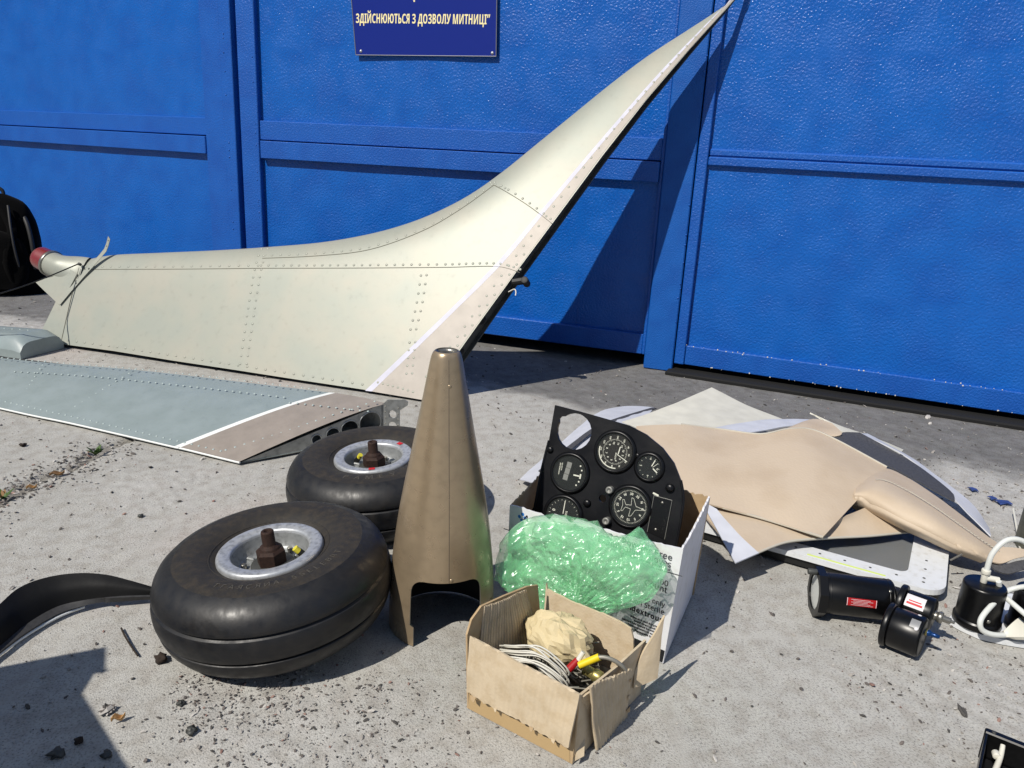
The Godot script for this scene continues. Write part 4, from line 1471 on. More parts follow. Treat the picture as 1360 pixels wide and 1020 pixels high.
func build_glove_box():
	var o := thing("glove_carton", "white printed glove carton, open at the top, holding the black instrument panel", "box", Transform3D(Vector3(0.8227, 0.0000, 0.5685), Vector3(-0.0094, 0.9999, 0.0135), Vector3(-0.5685, -0.0165, 0.8226), Vector3(0.0100, 0.0000, -1.3870)))
	var W := 0.347
	var Dp := 0.25
	var top := [Vector2(-0.0093, 0.2009), Vector2(0.0229, 0.2047), Vector2(0.0512, 0.2043), Vector2(0.0787, 0.2053), Vector2(0.0912, 0.1968), Vector2(0.1001, 0.2140), Vector2(0.1234, 0.2139), Vector2(0.1370, 0.2075), Vector2(0.1490, 0.2208), Vector2(0.2044, 0.2197), Vector2(0.2791, 0.2232), Vector2(0.3557, 0.2331), Vector2(0.3675, 0.2360)]
	top[0].x = 0.0
	top[-1].x = W + 0.012
	var front := [Vector2(W, 0.0), Vector2(0.0, 0.0)]
	front.append_array(torn(top, 3, 0.0008))
	wall(o, "front_wall", M.white_card, Transform3D.IDENTITY, front, 0.0035)
	var skew := Vector3(-0.050, 0, -Dp).normalized()   # the carton has gone out of square
	var tilt := Basis(skew, Vector3(0.05, 1, 0).normalized(), skew.cross(Vector3(0.05, 1, 0)).normalized())
	var right := [Vector2(Dp, 0.0), Vector2(0.0036, 0.0)]
	right.append_array(torn([Vector2(0.0036, 0.2345), Vector2(0.05, 0.228), Vector2(0.10, 0.226), Vector2(0.17, 0.224), Vector2(Dp, 0.226)], 5))
	wall(o, "side_wall", M.white_card, Transform3D(tilt, Vector3(W, 0, 0)), right, 0.0035)
	var left := [Vector2(Dp, 0.0), Vector2(0.0036, 0.0)]
	left.append_array(torn([Vector2(0.0036, 0.200), Vector2(0.06, 0.203), Vector2(0.12, 0.205), Vector2(Dp, 0.21)], 6))
	wall(o, "side_wall", M.cardboard_dark, Transform3D(Basis(skew, Vector3.UP, skew.cross(Vector3.UP)), Vector3(0.0036, 0, 0)), left, 0.0035)
	var back := [Vector2(W, 0.0), Vector2(0.0, 0.0)]
	back.append_array(torn([Vector2(0.0, 0.21), Vector2(W * 0.5, 0.214), Vector2(W + 0.008, 0.224)], 7))
	wall(o, "back_wall", M.cardboard_dark, T(-0.046, 0, -Dp + 0.006), back, 0.0035)
	var st := S()
	slab(st, PackedVector2Array([Vector2(0.004, 0.004), Vector2(W - 0.004, 0.004), Vector2(W - 0.052, Dp - 0.006), Vector2(-0.042, Dp - 0.006)]), 0.002, 0.005, Transform3D(Basis(Vector3(1, 0, 0), Vector3(0, 0, -1), Vector3(0, 1, 0))))
	obj("bottom", st, M.cardboard_dark, o)
	# the brown inside of the front and side walls shows at the torn top edges
	st = S()
	bx(st, T(W / 2, 0.095, -0.0042), Vector3(W - 0.01, 0.18, 0.0008))
	bx(st, Transform3D(tilt, Vector3(W - 0.0042, 0, 0)) * T(Dp * 0.5, 0.111, -0.0002), Vector3(Dp - 0.01, 0.222, 0.0008))
	obj("inner_liner", st, M.cardboard_dark, o)
	# print on the front
	st = S()
	slab(st, PackedVector2Array([Vector2(0.10, 0.0015), Vector2(W - 0.0015, 0.0015), Vector2(W + 0.0006, 0.027), Vector2(0.10, 0.027)]), 0.0002, 0.0005)
	obj("printed_band", st, M.print_black, o)
	for l in [[Vector2(0.3039, 0.1790), Vector2(0.3627, 0.1833)], [Vector2(-0.0122, 0.1457), Vector2(0.1125, 0.1550)]]:
		st = S()
		var a: Vector2 = l[0]
		var b: Vector2 = l[1]
		bx(st, Transform3D(Basis(Vector3(0, 0, 1), (b - a).angle()), Vector3((a.x + b.x) / 2, (a.y + b.y) / 2, 0.0003)), Vector3(a.distance_to(b), 0.0018, 0.0003))
		obj("printed_line", st, M.print_grey, o)
	var lines := [
		["Powder Free", Vector2(0.3416, 0.2107), 0.0125, true, M.print_grey], ["Examination Gloves", Vector2(0.3410, 0.1974), 0.0125, false, M.print_grey], ["Not made with natural rubber latex", Vector2(0.3401, 0.1868), 0.0045, true, M.print_grey],
		["100", Vector2(0.3396, 0.1593), 0.0105, false, M.print_black], ["Count", Vector2(0.3389, 0.1463), 0.0115, false, M.print_black], ["Single use only", Vector2(0.3380, 0.1151), 0.0125, false, M.print_black], ["Non Sterile", Vector2(0.3380, 0.1022), 0.0105, false, M.print_black],
		["Ambidextrous", Vector2(0.3369, 0.0857), 0.0112, true, M.print_black],
		["Store in a cool dry place.", Vector2(0.3351, 0.0680), 0.0052, true, M.print_black], ["Avoid direct sunlight.", Vector2(0.3351, 0.0617), 0.0052, true, M.print_black], ["Opened box should be shielded", Vector2(0.3357, 0.0558), 0.0052, true, M.print_black], ["from exposure to sunlight", Vector2(0.3356, 0.0495), 0.0052, true, M.print_black], ["or fluorescent lighting.", Vector2(0.3349, 0.0429), 0.0052, true, M.print_black],
		["Product of", Vector2(0.3363, 0.0153), 0.0052, true, M.print_white], ["SINE", Vector2(0.3361, 0.0040), 0.0085, true, M.print_white]]
	for l in lines:
		words(l[0], 0.0, l[2], l[4], o, T(l[1].x, l[1].y, 0.0006 if l[4] == M.print_white else 0.0002), 1, l[3])
	words("A", 0.011, 0.012, M.print_black, o, Transform3D(Basis(Vector3(1, 0, 0), Vector3(0.25, 1, 0), Vector3(0, 0, 1)), Vector3(0.040, 0.186, 0.0002)), 0, true)
	st = S()
	for p in [[Vector2(0.0313, 0.1914), 0.4], [Vector2(0.0240, 0.1841), 1.3], [Vector2(0.0370, 0.1852), 1.3], [Vector2(0.0297, 0.1779), 0.4]]:
		slab(st, ring(p[0], 0.0036, 14), 0.0002, 0.0005)
	obj("printed_logo", st, M.print_blue, o)

func build_panel():
	var o := thing("dashboard", "black aircraft instrument panel with round dials standing in the white carton", "instrument panel", Transform3D(Vector3(0.8988, 0.0000, 0.4384), Vector3(0.1282, 0.9563, -0.2628), Vector3(-0.4192, 0.2924, 0.8595), Vector3(0.1850, 0.1500, -1.3700)))
	var out := PackedVector2Array([Vector2(-0.1405, 0.2354), Vector2(-0.0858, 0.2326), Vector2(-0.0372, 0.2291), Vector2(0.0179, 0.2249), Vector2(0.0547, 0.2146), Vector2(0.0909, 0.1957), Vector2(0.1172, 0.1723), Vector2(0.1357, 0.1433), Vector2(0.1462, 0.1141), Vector2(0.1491, 0.0832), Vector2(0.150, 0.02), Vector2(0.146, -0.135), Vector2(-0.146, -0.135), Vector2(-0.1439, 0.0248), Vector2(-0.1441, 0.0762), Vector2(-0.1427, 0.1201), Vector2(-0.1394, 0.1627)])
	var hc: Vector2 = Vector2(-0.0898, 0.1913)
	var hole := ring(hc, 0.0365, 40)
	hole[16] = hc + Vector2(cos(TAU * 16 / 40), sin(TAU * 16 / 40)) * 0.041
	hole[17] = hc + Vector2(cos(TAU * 17 / 40), sin(TAU * 17 / 40)) * 0.041
	var bolt_hole: Vector2 = Vector2(-0.0072, 0.0746)
	var st := S()
	slab(st, out, -0.007, 0.0, Transform3D.IDENTITY, [hole, ring(bolt_hole, 0.0075, 20)])
	obj("face_plate", st, M.panel_black, o)
	st = S()
	var rimp := []
	for i in 10: rimp.append(Vector3(out[i].x, out[i].y, -0.001))
	tube(st, curve(rimp, 4), 0.0028, 8)
	obj("edge_lip", st, M.panel_black, o)
	var mark: Material = M.dial_mark
	var turn := Basis(Vector3(0, 0, 1), -PI / 2)
	# [centre, glass radius, face, name, ticks, tick offset]
	var dials := [[Vector2(0.0009, 0.1693), 0.0345, M.dial_brown, "airspeed_dial", 60], [Vector2(0.0728, 0.1546), 0.0215, M.dial_face, "clock_dial", 12], [Vector2(-0.0826, 0.1087), 0.0335, M.dial_face, "gyro_dial", 0], [Vector2(0.0503, 0.0721), 0.0345, M.dial_face, "compass_dial", 72], [Vector2(-0.0804, 0.0234), 0.0335, M.dial_face, "vacuum_dial", 24]]
	for d in dials:
		var c: Vector2 = d[0]
		var r: float = d[1]
		var g := MeshInstance3D.new()
		st = S()
		lathe(st, crisp([Vector2(r + 0.0095, -0.0015), Vector2(r + 0.0090, 0.0012), Vector2(r + 0.0060, 0.0058), Vector2(r + 0.0035, 0.0066), Vector2(r + 0.0016, 0.0060), Vector2(r, 0.0022), Vector2(r, 0.0)], 0.0008), 56, Transform3D(Basis(Vector3.RIGHT, PI / 2)))
		g = obj(d[3], st, M.black_plastic, o)
		g.position = Vector3(c.x, c.y, 0.0)
		st = S()
		lathe(st, [Vector2(r + 0.0008, 0.0012), Vector2(0, 0.0012)], 48, Transform3D(Basis(Vector3.RIGHT, PI / 2)))
		obj("face", st, d[2], g)
		st = S()
		var n: int = d[4]
		for k in n:
			var a: float = TAU * k / n
			var long := 0.0036 if k % (6 if n == 72 else 5 if n == 60 else 3) == 0 else 0.0022
			var r0 := r * (0.93 if n != 60 else 0.72)
			bx(st, Transform3D(Basis(Vector3(0, 0, 1), a), Vector3(cos(a), sin(a), 0) * (r0 - long * 0.5) + Vector3(0, 0, 0.0014)), Vector3(long, 0.00055, 0.0003))
		match d[3]:
			"airspeed_dial":
				for k in 12:
					var a: float = -TAU * k / 12 + 0.3
					words(str(k + 1 if k else 12), 0.0, 0.0036, mark, g, Transform3D(turn, Vector3(cos(a), sin(a), 0) * r * 0.50 + Vector3(0, 0, 0.0014)), 0, true, "numeral")
					if k % 1 == 0: words(str(40 + 10 * k), 0.0, 0.0030, mark, g, Transform3D(turn, Vector3(cos(a + 0.2), sin(a + 0.2), 0) * r * 0.83 + Vector3(0, 0, 0.0014)), 0, true, "numeral")
				lathe(st, [Vector2(r * 0.955, 0.0015), Vector2(r * 0.90, 0.0015)], 24, Transform3D(Basis(Vector3.RIGHT, PI / 2)), PI * 0.43, PI * 1.05)
				bx(st, Transform3D(Basis(Vector3(0, 0, 1), -0.42), Vector3(0.017, -0.009, 0.003)), Vector3(0.024, 0.0013, 0.0005))
				bx(st, Transform3D(Basis(Vector3(0, 0, 1), 1.45), Vector3(0.0085, 0.004, 0.003)), Vector3(0.015, 0.0018, 0.0005))
				words("KNOTS", 0.0, 0.0030, mark, g, Transform3D(turn, Vector3(0.003, -0.008, 0.0014)), 0, true, "numeral")
			"clock_dial":
				bx(st, Transform3D(Basis(Vector3(0, 0, 1), 1.2), Vector3(0.007, 0.009, 0.003)), Vector3(0.013, 0.0018, 0.0005))
				bx(st, Transform3D(Basis(Vector3(0, 0, 1), 0.8), Vector3(0.0115, 0.006, 0.0034)), Vector3(0.013, 0.0008, 0.0005))
				bx(st, Transform3D(Basis(Vector3(0, 0, 1), -0.6), Vector3(0.0125, -0.004, 0.003)), Vector3(0.011, 0.0022, 0.0005))
				for k in [0, 3, 6, 9]:
					var a: float = -TAU * k / 12
					words(str(k if k else 12), 0.0, 0.0030, mark, g, Transform3D(turn, Vector3(cos(a), sin(a), 0) * r * 0.74 + Vector3(0, 0, 0.0014)), 0, true, "numeral")
			"gyro_dial":
				var w := S()
				for k in 3: bx(w, Transform3D(Basis(Vector3(0, 0, 1), -0.08), Vector3(-0.004 - 0.0015 * k, 0.015 - 0.0125 * k, 0.0016)), Vector3(0.010, 0.0118, 0.0004))
				obj("window", w, M.dial_window, g)
				bx(st, T(0.016, -0.002, 0.0025), Vector3(0.014, 0.0026, 0.0006))
				bx(st, T(0.0235, -0.002, 0.0025), Vector3(0.003, 0.0095, 0.0006))
				for q in [Vector2(0.024, 0.010), Vector2(0.022, -0.013), Vector2(0.018, -0.021), Vector2(0.020, 0.018)]: bx(st, T(q.x, q.y, 0.0018), Vector3(0.003, 0.003, 0.0005), 0.001)
				words("NO PITCH", 0.0, 0.0024, mark, g, Transform3D(turn, Vector3(-0.0185, 0.009, 0.0014)), 0, true, "numeral")
				words("INFORMATION", 0.0, 0.0024, mark, g, Transform3D(turn, Vector3(-0.0225, 0.004, 0.0014)), 0, true, "numeral")
			"compass_dial":
				for k in 12:
					var a: float = -TAU * k / 12 + 0.05
					words(["6", "9", "E", "12", "15", "S", "21", "24", "W", "30", "33", "N"][k], 0.0, 0.0045, mark, g, Transform3D(Basis(Vector3(0, 0, 1), a - PI / 2), Vector3(cos(a), sin(a), 0) * r * 0.72 + Vector3(0, 0, 0.0014)), 0, true, "numeral")
				var pl := []
				for q in [Vector2(0.98, 0), Vector2(0.36, 0.10), Vector2(0.16, 0.46), Vector2(0.02, 0.50), Vector2(0.06, 0.10), Vector2(-0.28, 0.07), Vector2(-0.42, 0.30), Vector2(-0.52, 0.30), Vector2(-0.46, 0.0)]: pl.append(q)
				for i in range(pl.size() - 2, 0, -1): pl.append(pl[i] * Vector2(1, -1))
				var ln := []
				for q in pl: ln.append(Vector3(q.x * r * 0.92, q.y * r * 1.05, 0.0022))
				for i in ln.size(): tube(st, [ln[i], ln[(i + 1) % ln.size()]], 0.00045, 5)
			"vacuum_dial":
				bx(st, T(0.000, 0.016, 0.003), Vector3(0.0016, 0.026, 0.0005))
				words("TURNS", 0.0, 0.0042, mark, g, Transform3D(turn, Vector3(0.006, 0.001, 0.0014)), 0, true, "numeral")
				words("0", 0.0, 0.0060, mark, g, Transform3D(turn, Vector3(-0.021, 0.006, 0.0014)), 0, true, "numeral")
				words("20", 0.0, 0.0050, mark, g, Transform3D(turn, Vector3(0.022, -0.004, 0.0014)), 0, true, "numeral")
		obj("dial_print", st, mark, g)
		st = S()
		lathe(st, [Vector2(r + 0.001, 0.0048), Vector2(0, 0.0048)], 40, Transform3D(Basis(Vector3.RIGHT, PI / 2)))
		obj("cover_glass", st, M.glass, g)
	for k in [[Vector2(0.1189, 0.1250), 0.0085, 0.008], [Vector2(-0.0357, 0.0587), 0.0078, 0.007], [Vector2(-0.1327, 0.1455), 0.0068, 0.006], [Vector2(0.0463, 0.1716), 0.0052, 0.005]]:
		st = S()
		lathe(st, [Vector2(k[1], 0.0), Vector2(k[1], k[2] * 0.5), Vector2(k[1] * 0.75, k[2] * 0.9), Vector2(k[1] * 0.3, k[2]), Vector2(0, k[2])], 18, Transform3D(Basis(Vector3.RIGHT, PI / 2), Vector3(k[0].x, k[0].y, 0)))
		obj("panel_bolt", st, M.black_plastic, o)
	for k in [Vector2(0.0067, 0.0951), Vector2(0.0114, 0.0350)]:
		st = S()
		lathe(st, crisp([Vector2(0.0075, 0.0), Vector2(0.0075, 0.012), Vector2(0.0065, 0.014), Vector2(0.003, 0.014), Vector2(0.0025, 0.0125), Vector2(0, 0.0125)]), 20, Transform3D(Basis(Vector3.RIGHT, PI / 2), Vector3(k.x, k.y, 0)))
		obj("knob", st, M.knob_grey, o)
	var q := [Vector2(0.0920, 0.1042), Vector2(0.1273, 0.1031), Vector2(0.1269, 0.0285), Vector2(0.0920, 0.0340)]
	st = S()
	slab(st, PackedVector2Array(q), 0.0002, 0.0020)
	var plate := obj("switch_plate", st, M.black_plastic, o)
	st = S()
	for e in [[0, 1, 0.0], [1, 2, 0.0], [0, 3, 0.0]]: tube(st, [Vector3(q[e[0]].x, q[e[0]].y, 0.0021), Vector3(q[e[1]].x, q[e[1]].y, 0.0021)], 0.0006, 5)
	obj("worn_edge", st, M.knob_grey, plate)
	st = S()
	for p in [Vector2(0.1100, 0.0946), Vector2(0.1068, 0.0422)]: dome(st, Vector3(p.x, p.y, 0.002), Vector3(0, 0, 1), 0.003, 0.002, 10)
	obj("screw", st, M.steel, plate)
	st = S()
	var sm: Vector2 = Vector2(0.0945, 0.1069)
	bx(st, Transform3D(Basis(Vector3(0, 0, 1), -0.25), Vector3(sm.x, sm.y, 0.0006)), Vector3(0.012, 0.0035, 0.0006), 0.001)
	obj("paint_chip", st, M.dial_mark, o)

func ribs_texture() -> ImageTexture:
	if tex.has("ribs"): return tex["ribs"]
	var im := Image.create(64, 8, false, Image.FORMAT_RGB8)
	for x in 64:
		var v := 0.5 + 0.5 * sin(TAU * x / 64.0)
		im.fill_rect(Rect2i(x, 0, 1, 8), Color(v, v, v))
	tex["ribs"] = ImageTexture.create_from_image(im)
	return tex["ribs"]

func ribbed_card(st: SurfaceTool, poly: Array, th: float, pitch: float, amp: float):   # a sheet of card whose outer liner has sunk between its flutes; poly: left bottom, right bottom, right top, left top
	var a: Vector2 = poly[0]
	var b: Vector2 = poly[1]
	var c: Vector2 = poly[2]
	var d: Vector2 = poly[3]
	var n := int(a.distance_to(b) / pitch * 6.0)
	var F := []
	var B := []
	var bow := noise(int(a.x * 1000.0) + n, 9.0, FastNoiseLite.TYPE_SIMPLEX_SMOOTH, 2)
	for i in n + 1:
		var u := float(i) / n
		var z := amp * sin(u * n / 6.0 * TAU) * (0.75 + 0.25 * sin(i * 0.37))
		var r := []
		var rb := []
		for k in 9:
			var q := a.lerp(b, u).lerp(d.lerp(c, u), k / 8.0)
			var w := z + 0.0035 * bow.get_noise_2d(q.x, q.y)
			r.append(Vector3(q.x, q.y + 0.0034 * bow.get_noise_2d(q.x * 6.0, 3.0) * absf(k / 4.0 - 1.0), w))
			rb.append(Vector3(q.x, q.y, w - th))
		F.append(r)
		B.append(rb)
	grid(st, F)
	grid(st, B)
	flat(st)
	for i in n:
		quad(st, F[i][0], F[i + 1][0], B[i + 1][0], B[i][0], Vector3.DOWN)
		quad(st, F[i][8], F[i + 1][8], B[i + 1][8], B[i][8], Vector3.UP)
	for k in 8:
		quad(st, F[0][k], F[0][k + 1], B[0][k + 1], B[0][k], Vector3.LEFT)
		quad(st, F[n][k], F[n][k + 1], B[n][k + 1], B[n][k], Vector3.RIGHT)

func build_carton():
	var o := thing("cardboard_box", "small torn brown cardboard box full of wires in the foreground", "box")
	var L1: float = (Vector3(-0.0454, 0.0000, -1.0485) - Vector3(0.1182, 0.0000, -0.9393)).length()
	var L2: float = (Vector3(0.1182, 0.0000, -0.9393) - Vector3(0.2419, 0.0000, -1.1036)).length()
	# walls
	wall(o, "front_wall", M.cardboard_dark, Transform3D(Vector3(0.8317, 0.0000, 0.5553), Vector3(0.0000, 1.0000, 0.0000), Vector3(-0.5553, 0.0000, 0.8317), Vector3(-0.0454, 0.0000, -1.0485)), [Vector2(0, 0), Vector2(L1, 0), Vector2(0.1978, 0.1206), Vector2(0.1405, 0.1187), Vector2(0.0809, 0.1250), Vector2(0.0241, 0.1263), Vector2(-0.0026, 0.1309)], 0.004)
	var st := S()
	slab(st, PackedVector2Array([Vector2(0.004, 0.002), Vector2(L1 - 0.004, 0.002), Vector2(L1 - 0.006, 0.022), Vector2(0.004, 0.030)]), 0.0004, 0.0008)
	var tape := obj("packing_tape", st, M.tape, o)
	tape.transform = Transform3D(Vector3(0.8317, 0.0000, 0.5553), Vector3(0.0000, 1.0000, 0.0000), Vector3(-0.5553, 0.0000, 0.8317), Vector3(-0.0454, 0.0000, -1.0485))
	wall(o, "right_wall", M.cardboard, Transform3D(Vector3(0.6014, 0.0000, -0.7990), Vector3(0.0000, 1.0000, 0.0000), Vector3(0.7990, -0.0000, 0.6014), Vector3(0.1182, 0.0000, -0.9393)), [Vector2(0, 0), Vector2(L2, 0), Vector2(L2, 0.105), Vector2(L2 * 0.55, 0.106), Vector2(0.0, 0.117)], 0.004)
	var bl := [Vector2(-0.0108, 0.1430), Vector2(-0.0013, 0.1650), Vector2(0.0214, 0.1782), Vector2(0.0809, 0.1697), Vector2(0.1433, 0.1584), Vector2(0.1748, 0.1472)]
	st = S()
	slab(st, PackedVector2Array([Vector2(0, 0), Vector2(L2, 0), bl[5], bl[4], bl[3], bl[2], bl[1], bl[0]]), 0.0005, 0.004)
	var w := obj("left_wall", st, M.cardboard_dark, o)
	w.transform = Transform3D(Vector3(0.6014, 0.0000, -0.7990), Vector3(0.0000, 1.0000, 0.0000), Vector3(0.7990, -0.0000, 0.6014), Vector3(-0.0454, 0.0000, -1.0485))
	st = S()   # its fluted inside faces the camera
	ribbed_card(st, [Vector2(0.006, 0.01), Vector2(L2 - 0.004, 0.01), Vector2(bl[4].x - 0.006, bl[4].y - 0.002), Vector2(bl[2].x + 0.006, bl[2].y - 0.003)], 0.001, 0.0092, 0.0012)
	w = obj("fluted_liner", st, M.cardboard, o)
	w.transform = Transform3D(Vector3(0.6014, 0.0000, -0.7990), Vector3(0.0000, 1.0000, 0.0000), Vector3(0.7990, -0.0000, 0.6014), Vector3(-0.0454, 0.0000, -1.0485)) * T(0, 0, 0.006)
	var br := [Vector2(0.0, 0.135), Vector2(0.0037, 0.1243), Vector2(0.0549, 0.1191), Vector2(0.1137, 0.1209), Vector2(0.1423, 0.1197), Vector2(0.1679, 0.1146), Vector2(0.1741, 0.0956), Vector2(0.1767, 0.0706)]
	var pts := [Vector2(L1, 0), Vector2(0, 0)]
	pts.append_array(torn(br, 12, 0.0005))
	wall(o, "back_wall", M.cardboard, Transform3D(Vector3(0.8317, 0.0000, 0.5553), Vector3(0.0000, 1.0000, 0.0000), Vector3(-0.5553, 0.0000, 0.8317), Vector3(0.0783, 0.0000, -1.2128)), pts, 0.004)
	st = S()
	bx(st, Transform3D(Vector3(0.8317, 0.0000, 0.5553), Vector3(0.0000, 1.0000, 0.0000), Vector3(-0.5553, 0.0000, 0.8317), Vector3(-0.0454, 0.0000, -1.0485)) * T(L1 / 2, 0.004, -L2 / 2), Vector3(L1 - 0.008, 0.004, L2 - 0.008))
	obj("bottom", st, M.cardboard_dark, o)
	# outer flap hanging over the front wall
	var fl := [Vector2(0.0091, 0.1424), Vector2(0.0005, 0.1033), Vector2(-0.0006, 0.0571), Vector2(0.0047, 0.0371), Vector2(0.0374, 0.0379), Vector2(0.0665, 0.0331), Vector2(0.1085, 0.0355), Vector2(0.1514, 0.0378), Vector2(0.1942, 0.0369), Vector2(0.1992, 0.0828), Vector2(0.2037, 0.1311), Vector2(0.1473, 0.1292), Vector2(0.0886, 0.1342), Vector2(0.0326, 0.1353)]
	st = S()
	ribbed_card(st, [fl[3], fl[8], fl[10], fl[0]], 0.004, 0.0085, 0.0003)
	w = obj("front_flap", st, M.cardboard, o)
	w.transform = Transform3D(Vector3(0.8317, 0.0000, 0.5553), Vector3(0.0000, 1.0000, 0.0000), Vector3(-0.5553, 0.0000, 0.8317), Vector3(-0.0520, 0.0000, -1.0385))
	# ribbed flap on the right, bent outwards
	st = S()
	var rf := [Vector2(0.0481, -0.0012), Vector2(0.1431, -0.0082), Vector2(0.1357, 0.0956), Vector2(0.0111, 0.1338)]
	ribbed_card(st, rf, 0.003, 0.0085, 0.0013)
	w = obj("right_flap", st, M.cardboard, o)
	w.transform = Transform3D(Vector3(0.6014, 0.0000, -0.7990), Vector3(0.0000, 1.0000, 0.0000), Vector3(0.7990, -0.0000, 0.6014), Vector3(0.1277, 0.0000, -0.9321))
	# torn scraps of liner along the edges
	var rs := RandomNumberGenerator.new()
	rs.seed = 31
	for e in [["T:cf2", fl[3], fl[8], 4], ["T:cr2", rf[1], rf[2], 3]]:
		for k in e[3]:
			var q: Vector2 = e[1].lerp(e[2], (k + 0.5 + rs.randf_range(-0.3, 0.3)) / e[3])
			var s := rs.randf_range(0.003, 0.007)
			st = S()
			sheet(st, [[Vector3(q.x - s, q.y + 0.002, 0.0012), Vector3(q.x + s * 0.7, q.y + 0.003, 0.0012)], [Vector3(q.x - s * 0.6, q.y - s * 0.6, 0.002), Vector3(q.x + s * 0.4, q.y - s * 0.9, 0.003)]], 0.0006)
			w = obj("torn_scrap", st, M.cardboard if k % 2 else M.cardboard_dark, o)
			w.transform = Transform3D(Vector3(0.8317, 0.0000, 0.5553), Vector3(0.0000, 1.0000, 0.0000), Vector3(-0.5553, 0.0000, 0.8317), Vector3(-0.0520, 0.0000, -1.0385)) if e[0] == "T:cf2" else Transform3D(Vector3(0.6014, 0.0000, -0.7990), Vector3(0.0000, 1.0000, 0.0000), Vector3(0.7990, -0.0000, 0.6014), Vector3(0.1277, 0.0000, -0.9321))
	# the narrow flap that stands up at the far right corner
	st = S()
	var c0 := Vector3(0.2233, 0.0000, -1.0780)
	var P := []
	for q in [[0.0, 0.062, 0.0], [0.012, 0.095, 0.008], [0.030, 0.128, 0.020], [0.042, 0.152, 0.030]]:
		P.append([c0 + Vector3(q[0], 0.035 + 0.2 * q[0], -q[2] * 0.6 + 0.006), c0 + Vector3(q[0] * 1.0, (q[1] + 0.035) * 0.55, -q[2] * 0.7 + 0.002), c0 + Vector3(q[0] * 1.05, q[1], -q[2] * 0.9)])
	sheet(st, patch(P, 4, 4), 0.004, noise(5, 0.3), 0.002)
	obj("corner_flap", st, M.cardboard, o)
	# torn tongue of card at the front corner
	st = S()
	P = [[Vector3(0.1225, 0.0120, -0.9339), Vector3(0.1259, 0.0400, -0.9666), Vector3(0.1237, 0.1120, -0.9482)], [Vector3(0.1354, 0.0120, -0.9437), Vector3(0.1376, 0.0400, -0.9722), Vector3(0.1365, 0.1130, -0.9594)]]
	sheet(st, patch(P, 3, 4), 0.003, noise(6, 0.2), 0.002)
	obj("corner_tongue", st, M.cardboard, o)

	# ---- what is in it
	var rng := RandomNumberGenerator.new()
	rng.seed = 9
	var coil := thing("wire_coil", "bundle of white wires coiled in the cardboard box", "wires")
	for k in 13:
		st = S()
		var off := Vector3(rng.randfn(0, 0.006), rng.randfn(0, 0.004), rng.randfn(0, 0.006))
		var s: float = k / 12.0
		var pp := [Vector3(0.0034, 0.0850, -1.0759) + off * 0.5, Vector3(0.0282, 0.1050, -1.0445) + off, Vector3(0.0598, 0.1080, -1.0336) + off + Vector3(0, 0.006, 0) * s, Vector3(0.0902, 0.1000, -1.0212) + off * 1.3, Vector3(0.1079, 0.0780, -1.0191) + off, Vector3(0.0906, 0.0500, -1.0358) + off]
		for i in pp.size(): pp[i] += Vector3(0.010, 0.008, -0.014) * (s - 0.5) * 1.6
		tube(st, curve(pp, 6), 0.0014, 6)
		obj("wire", st, M.wire_white, coil)
	st = S()
	for k in 22:
		var a := Vector3(rng.randf_range(-0.055, 0.055), rng.randf_range(0.0, 0.025), rng.randf_range(-0.05, 0.05))
		var c := Vector3(0.0951, 0.0500, -1.0598)
		var pp := [c + a]
		for i in 4: pp.append(pp[-1] + Vector3(rng.randfn(0, 0.022), rng.randfn(0, 0.008), rng.randfn(0, 0.022)))
		for i in pp.size(): pp[i] = Vector3(clampf(pp[i].x, 0.035, 0.165), clampf(pp[i].y, 0.02, 0.085), clampf(pp[i].z, -1.13, -1.01))
		tube(st, curve(pp, 5), 0.0013, 5)
	obj("tangled_leads", st, M.wire_grey).set_meta("kind", "stuff")
	tag(get_node("tangled_leads"), "grey tangle of thin leads in the bottom of the cardboard box", "wires")
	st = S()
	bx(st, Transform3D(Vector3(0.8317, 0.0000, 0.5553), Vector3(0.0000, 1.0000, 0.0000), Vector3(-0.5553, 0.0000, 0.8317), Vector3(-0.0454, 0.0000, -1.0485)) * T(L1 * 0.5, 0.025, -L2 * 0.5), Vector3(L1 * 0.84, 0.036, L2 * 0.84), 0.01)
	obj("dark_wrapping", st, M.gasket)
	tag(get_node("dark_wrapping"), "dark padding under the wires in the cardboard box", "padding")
	# crumpled paper bag
	st = S()
	var c := Vector3(0.0992, 0.0950, -1.1146)
	var rows := []
	var pn := noise(51, 1.4, FastNoiseLite.TYPE_SIMPLEX, 2)
	var ox := Transform3D(Vector3(0.8317, 0.0000, 0.5553), Vector3(0.0000, 1.0000, 0.0000), Vector3(-0.5553, 0.0000, 0.8317), Vector3(-0.0454, 0.0000, -1.0485)).basis.x
	var oz := -Transform3D(Vector3(0.8317, 0.0000, 0.5553), Vector3(0.0000, 1.0000, 0.0000), Vector3(-0.5553, 0.0000, 0.8317), Vector3(-0.0454, 0.0000, -1.0485)).basis.z
	for i in 18:
		var v := PI * i / 17.0
		var row := []
		for k in 30:
			var u := TAU * k / 30.0
			var d := Vector3(sin(v) * cos(u), cos(v), sin(v) * sin(u))
			var rr := 1.0 + 0.34 * (absf(pn.get_noise_3dv(d * 0.7)) - 0.2) + 0.10 * absf(pn.get_noise_3dv(d * 1.7 + Vector3(4, 0, 0)))
			row.append(c + (ox * d.x * 0.058 + oz * d.z * 0.040 + Vector3.UP * d.y * 0.036) * rr + Vector3(0, 0, 0))
		rows.append(row)
	for i in rows.size() - 1:
		flat(st)
		for k in 30:
			var l := (k + 1) % 30
			quad(st, rows[i][k], rows[i][l], rows[i + 1][l], rows[i + 1][k], rows[i][k] - c)
	obj("paper_bag", st, M.crumpled_paper)
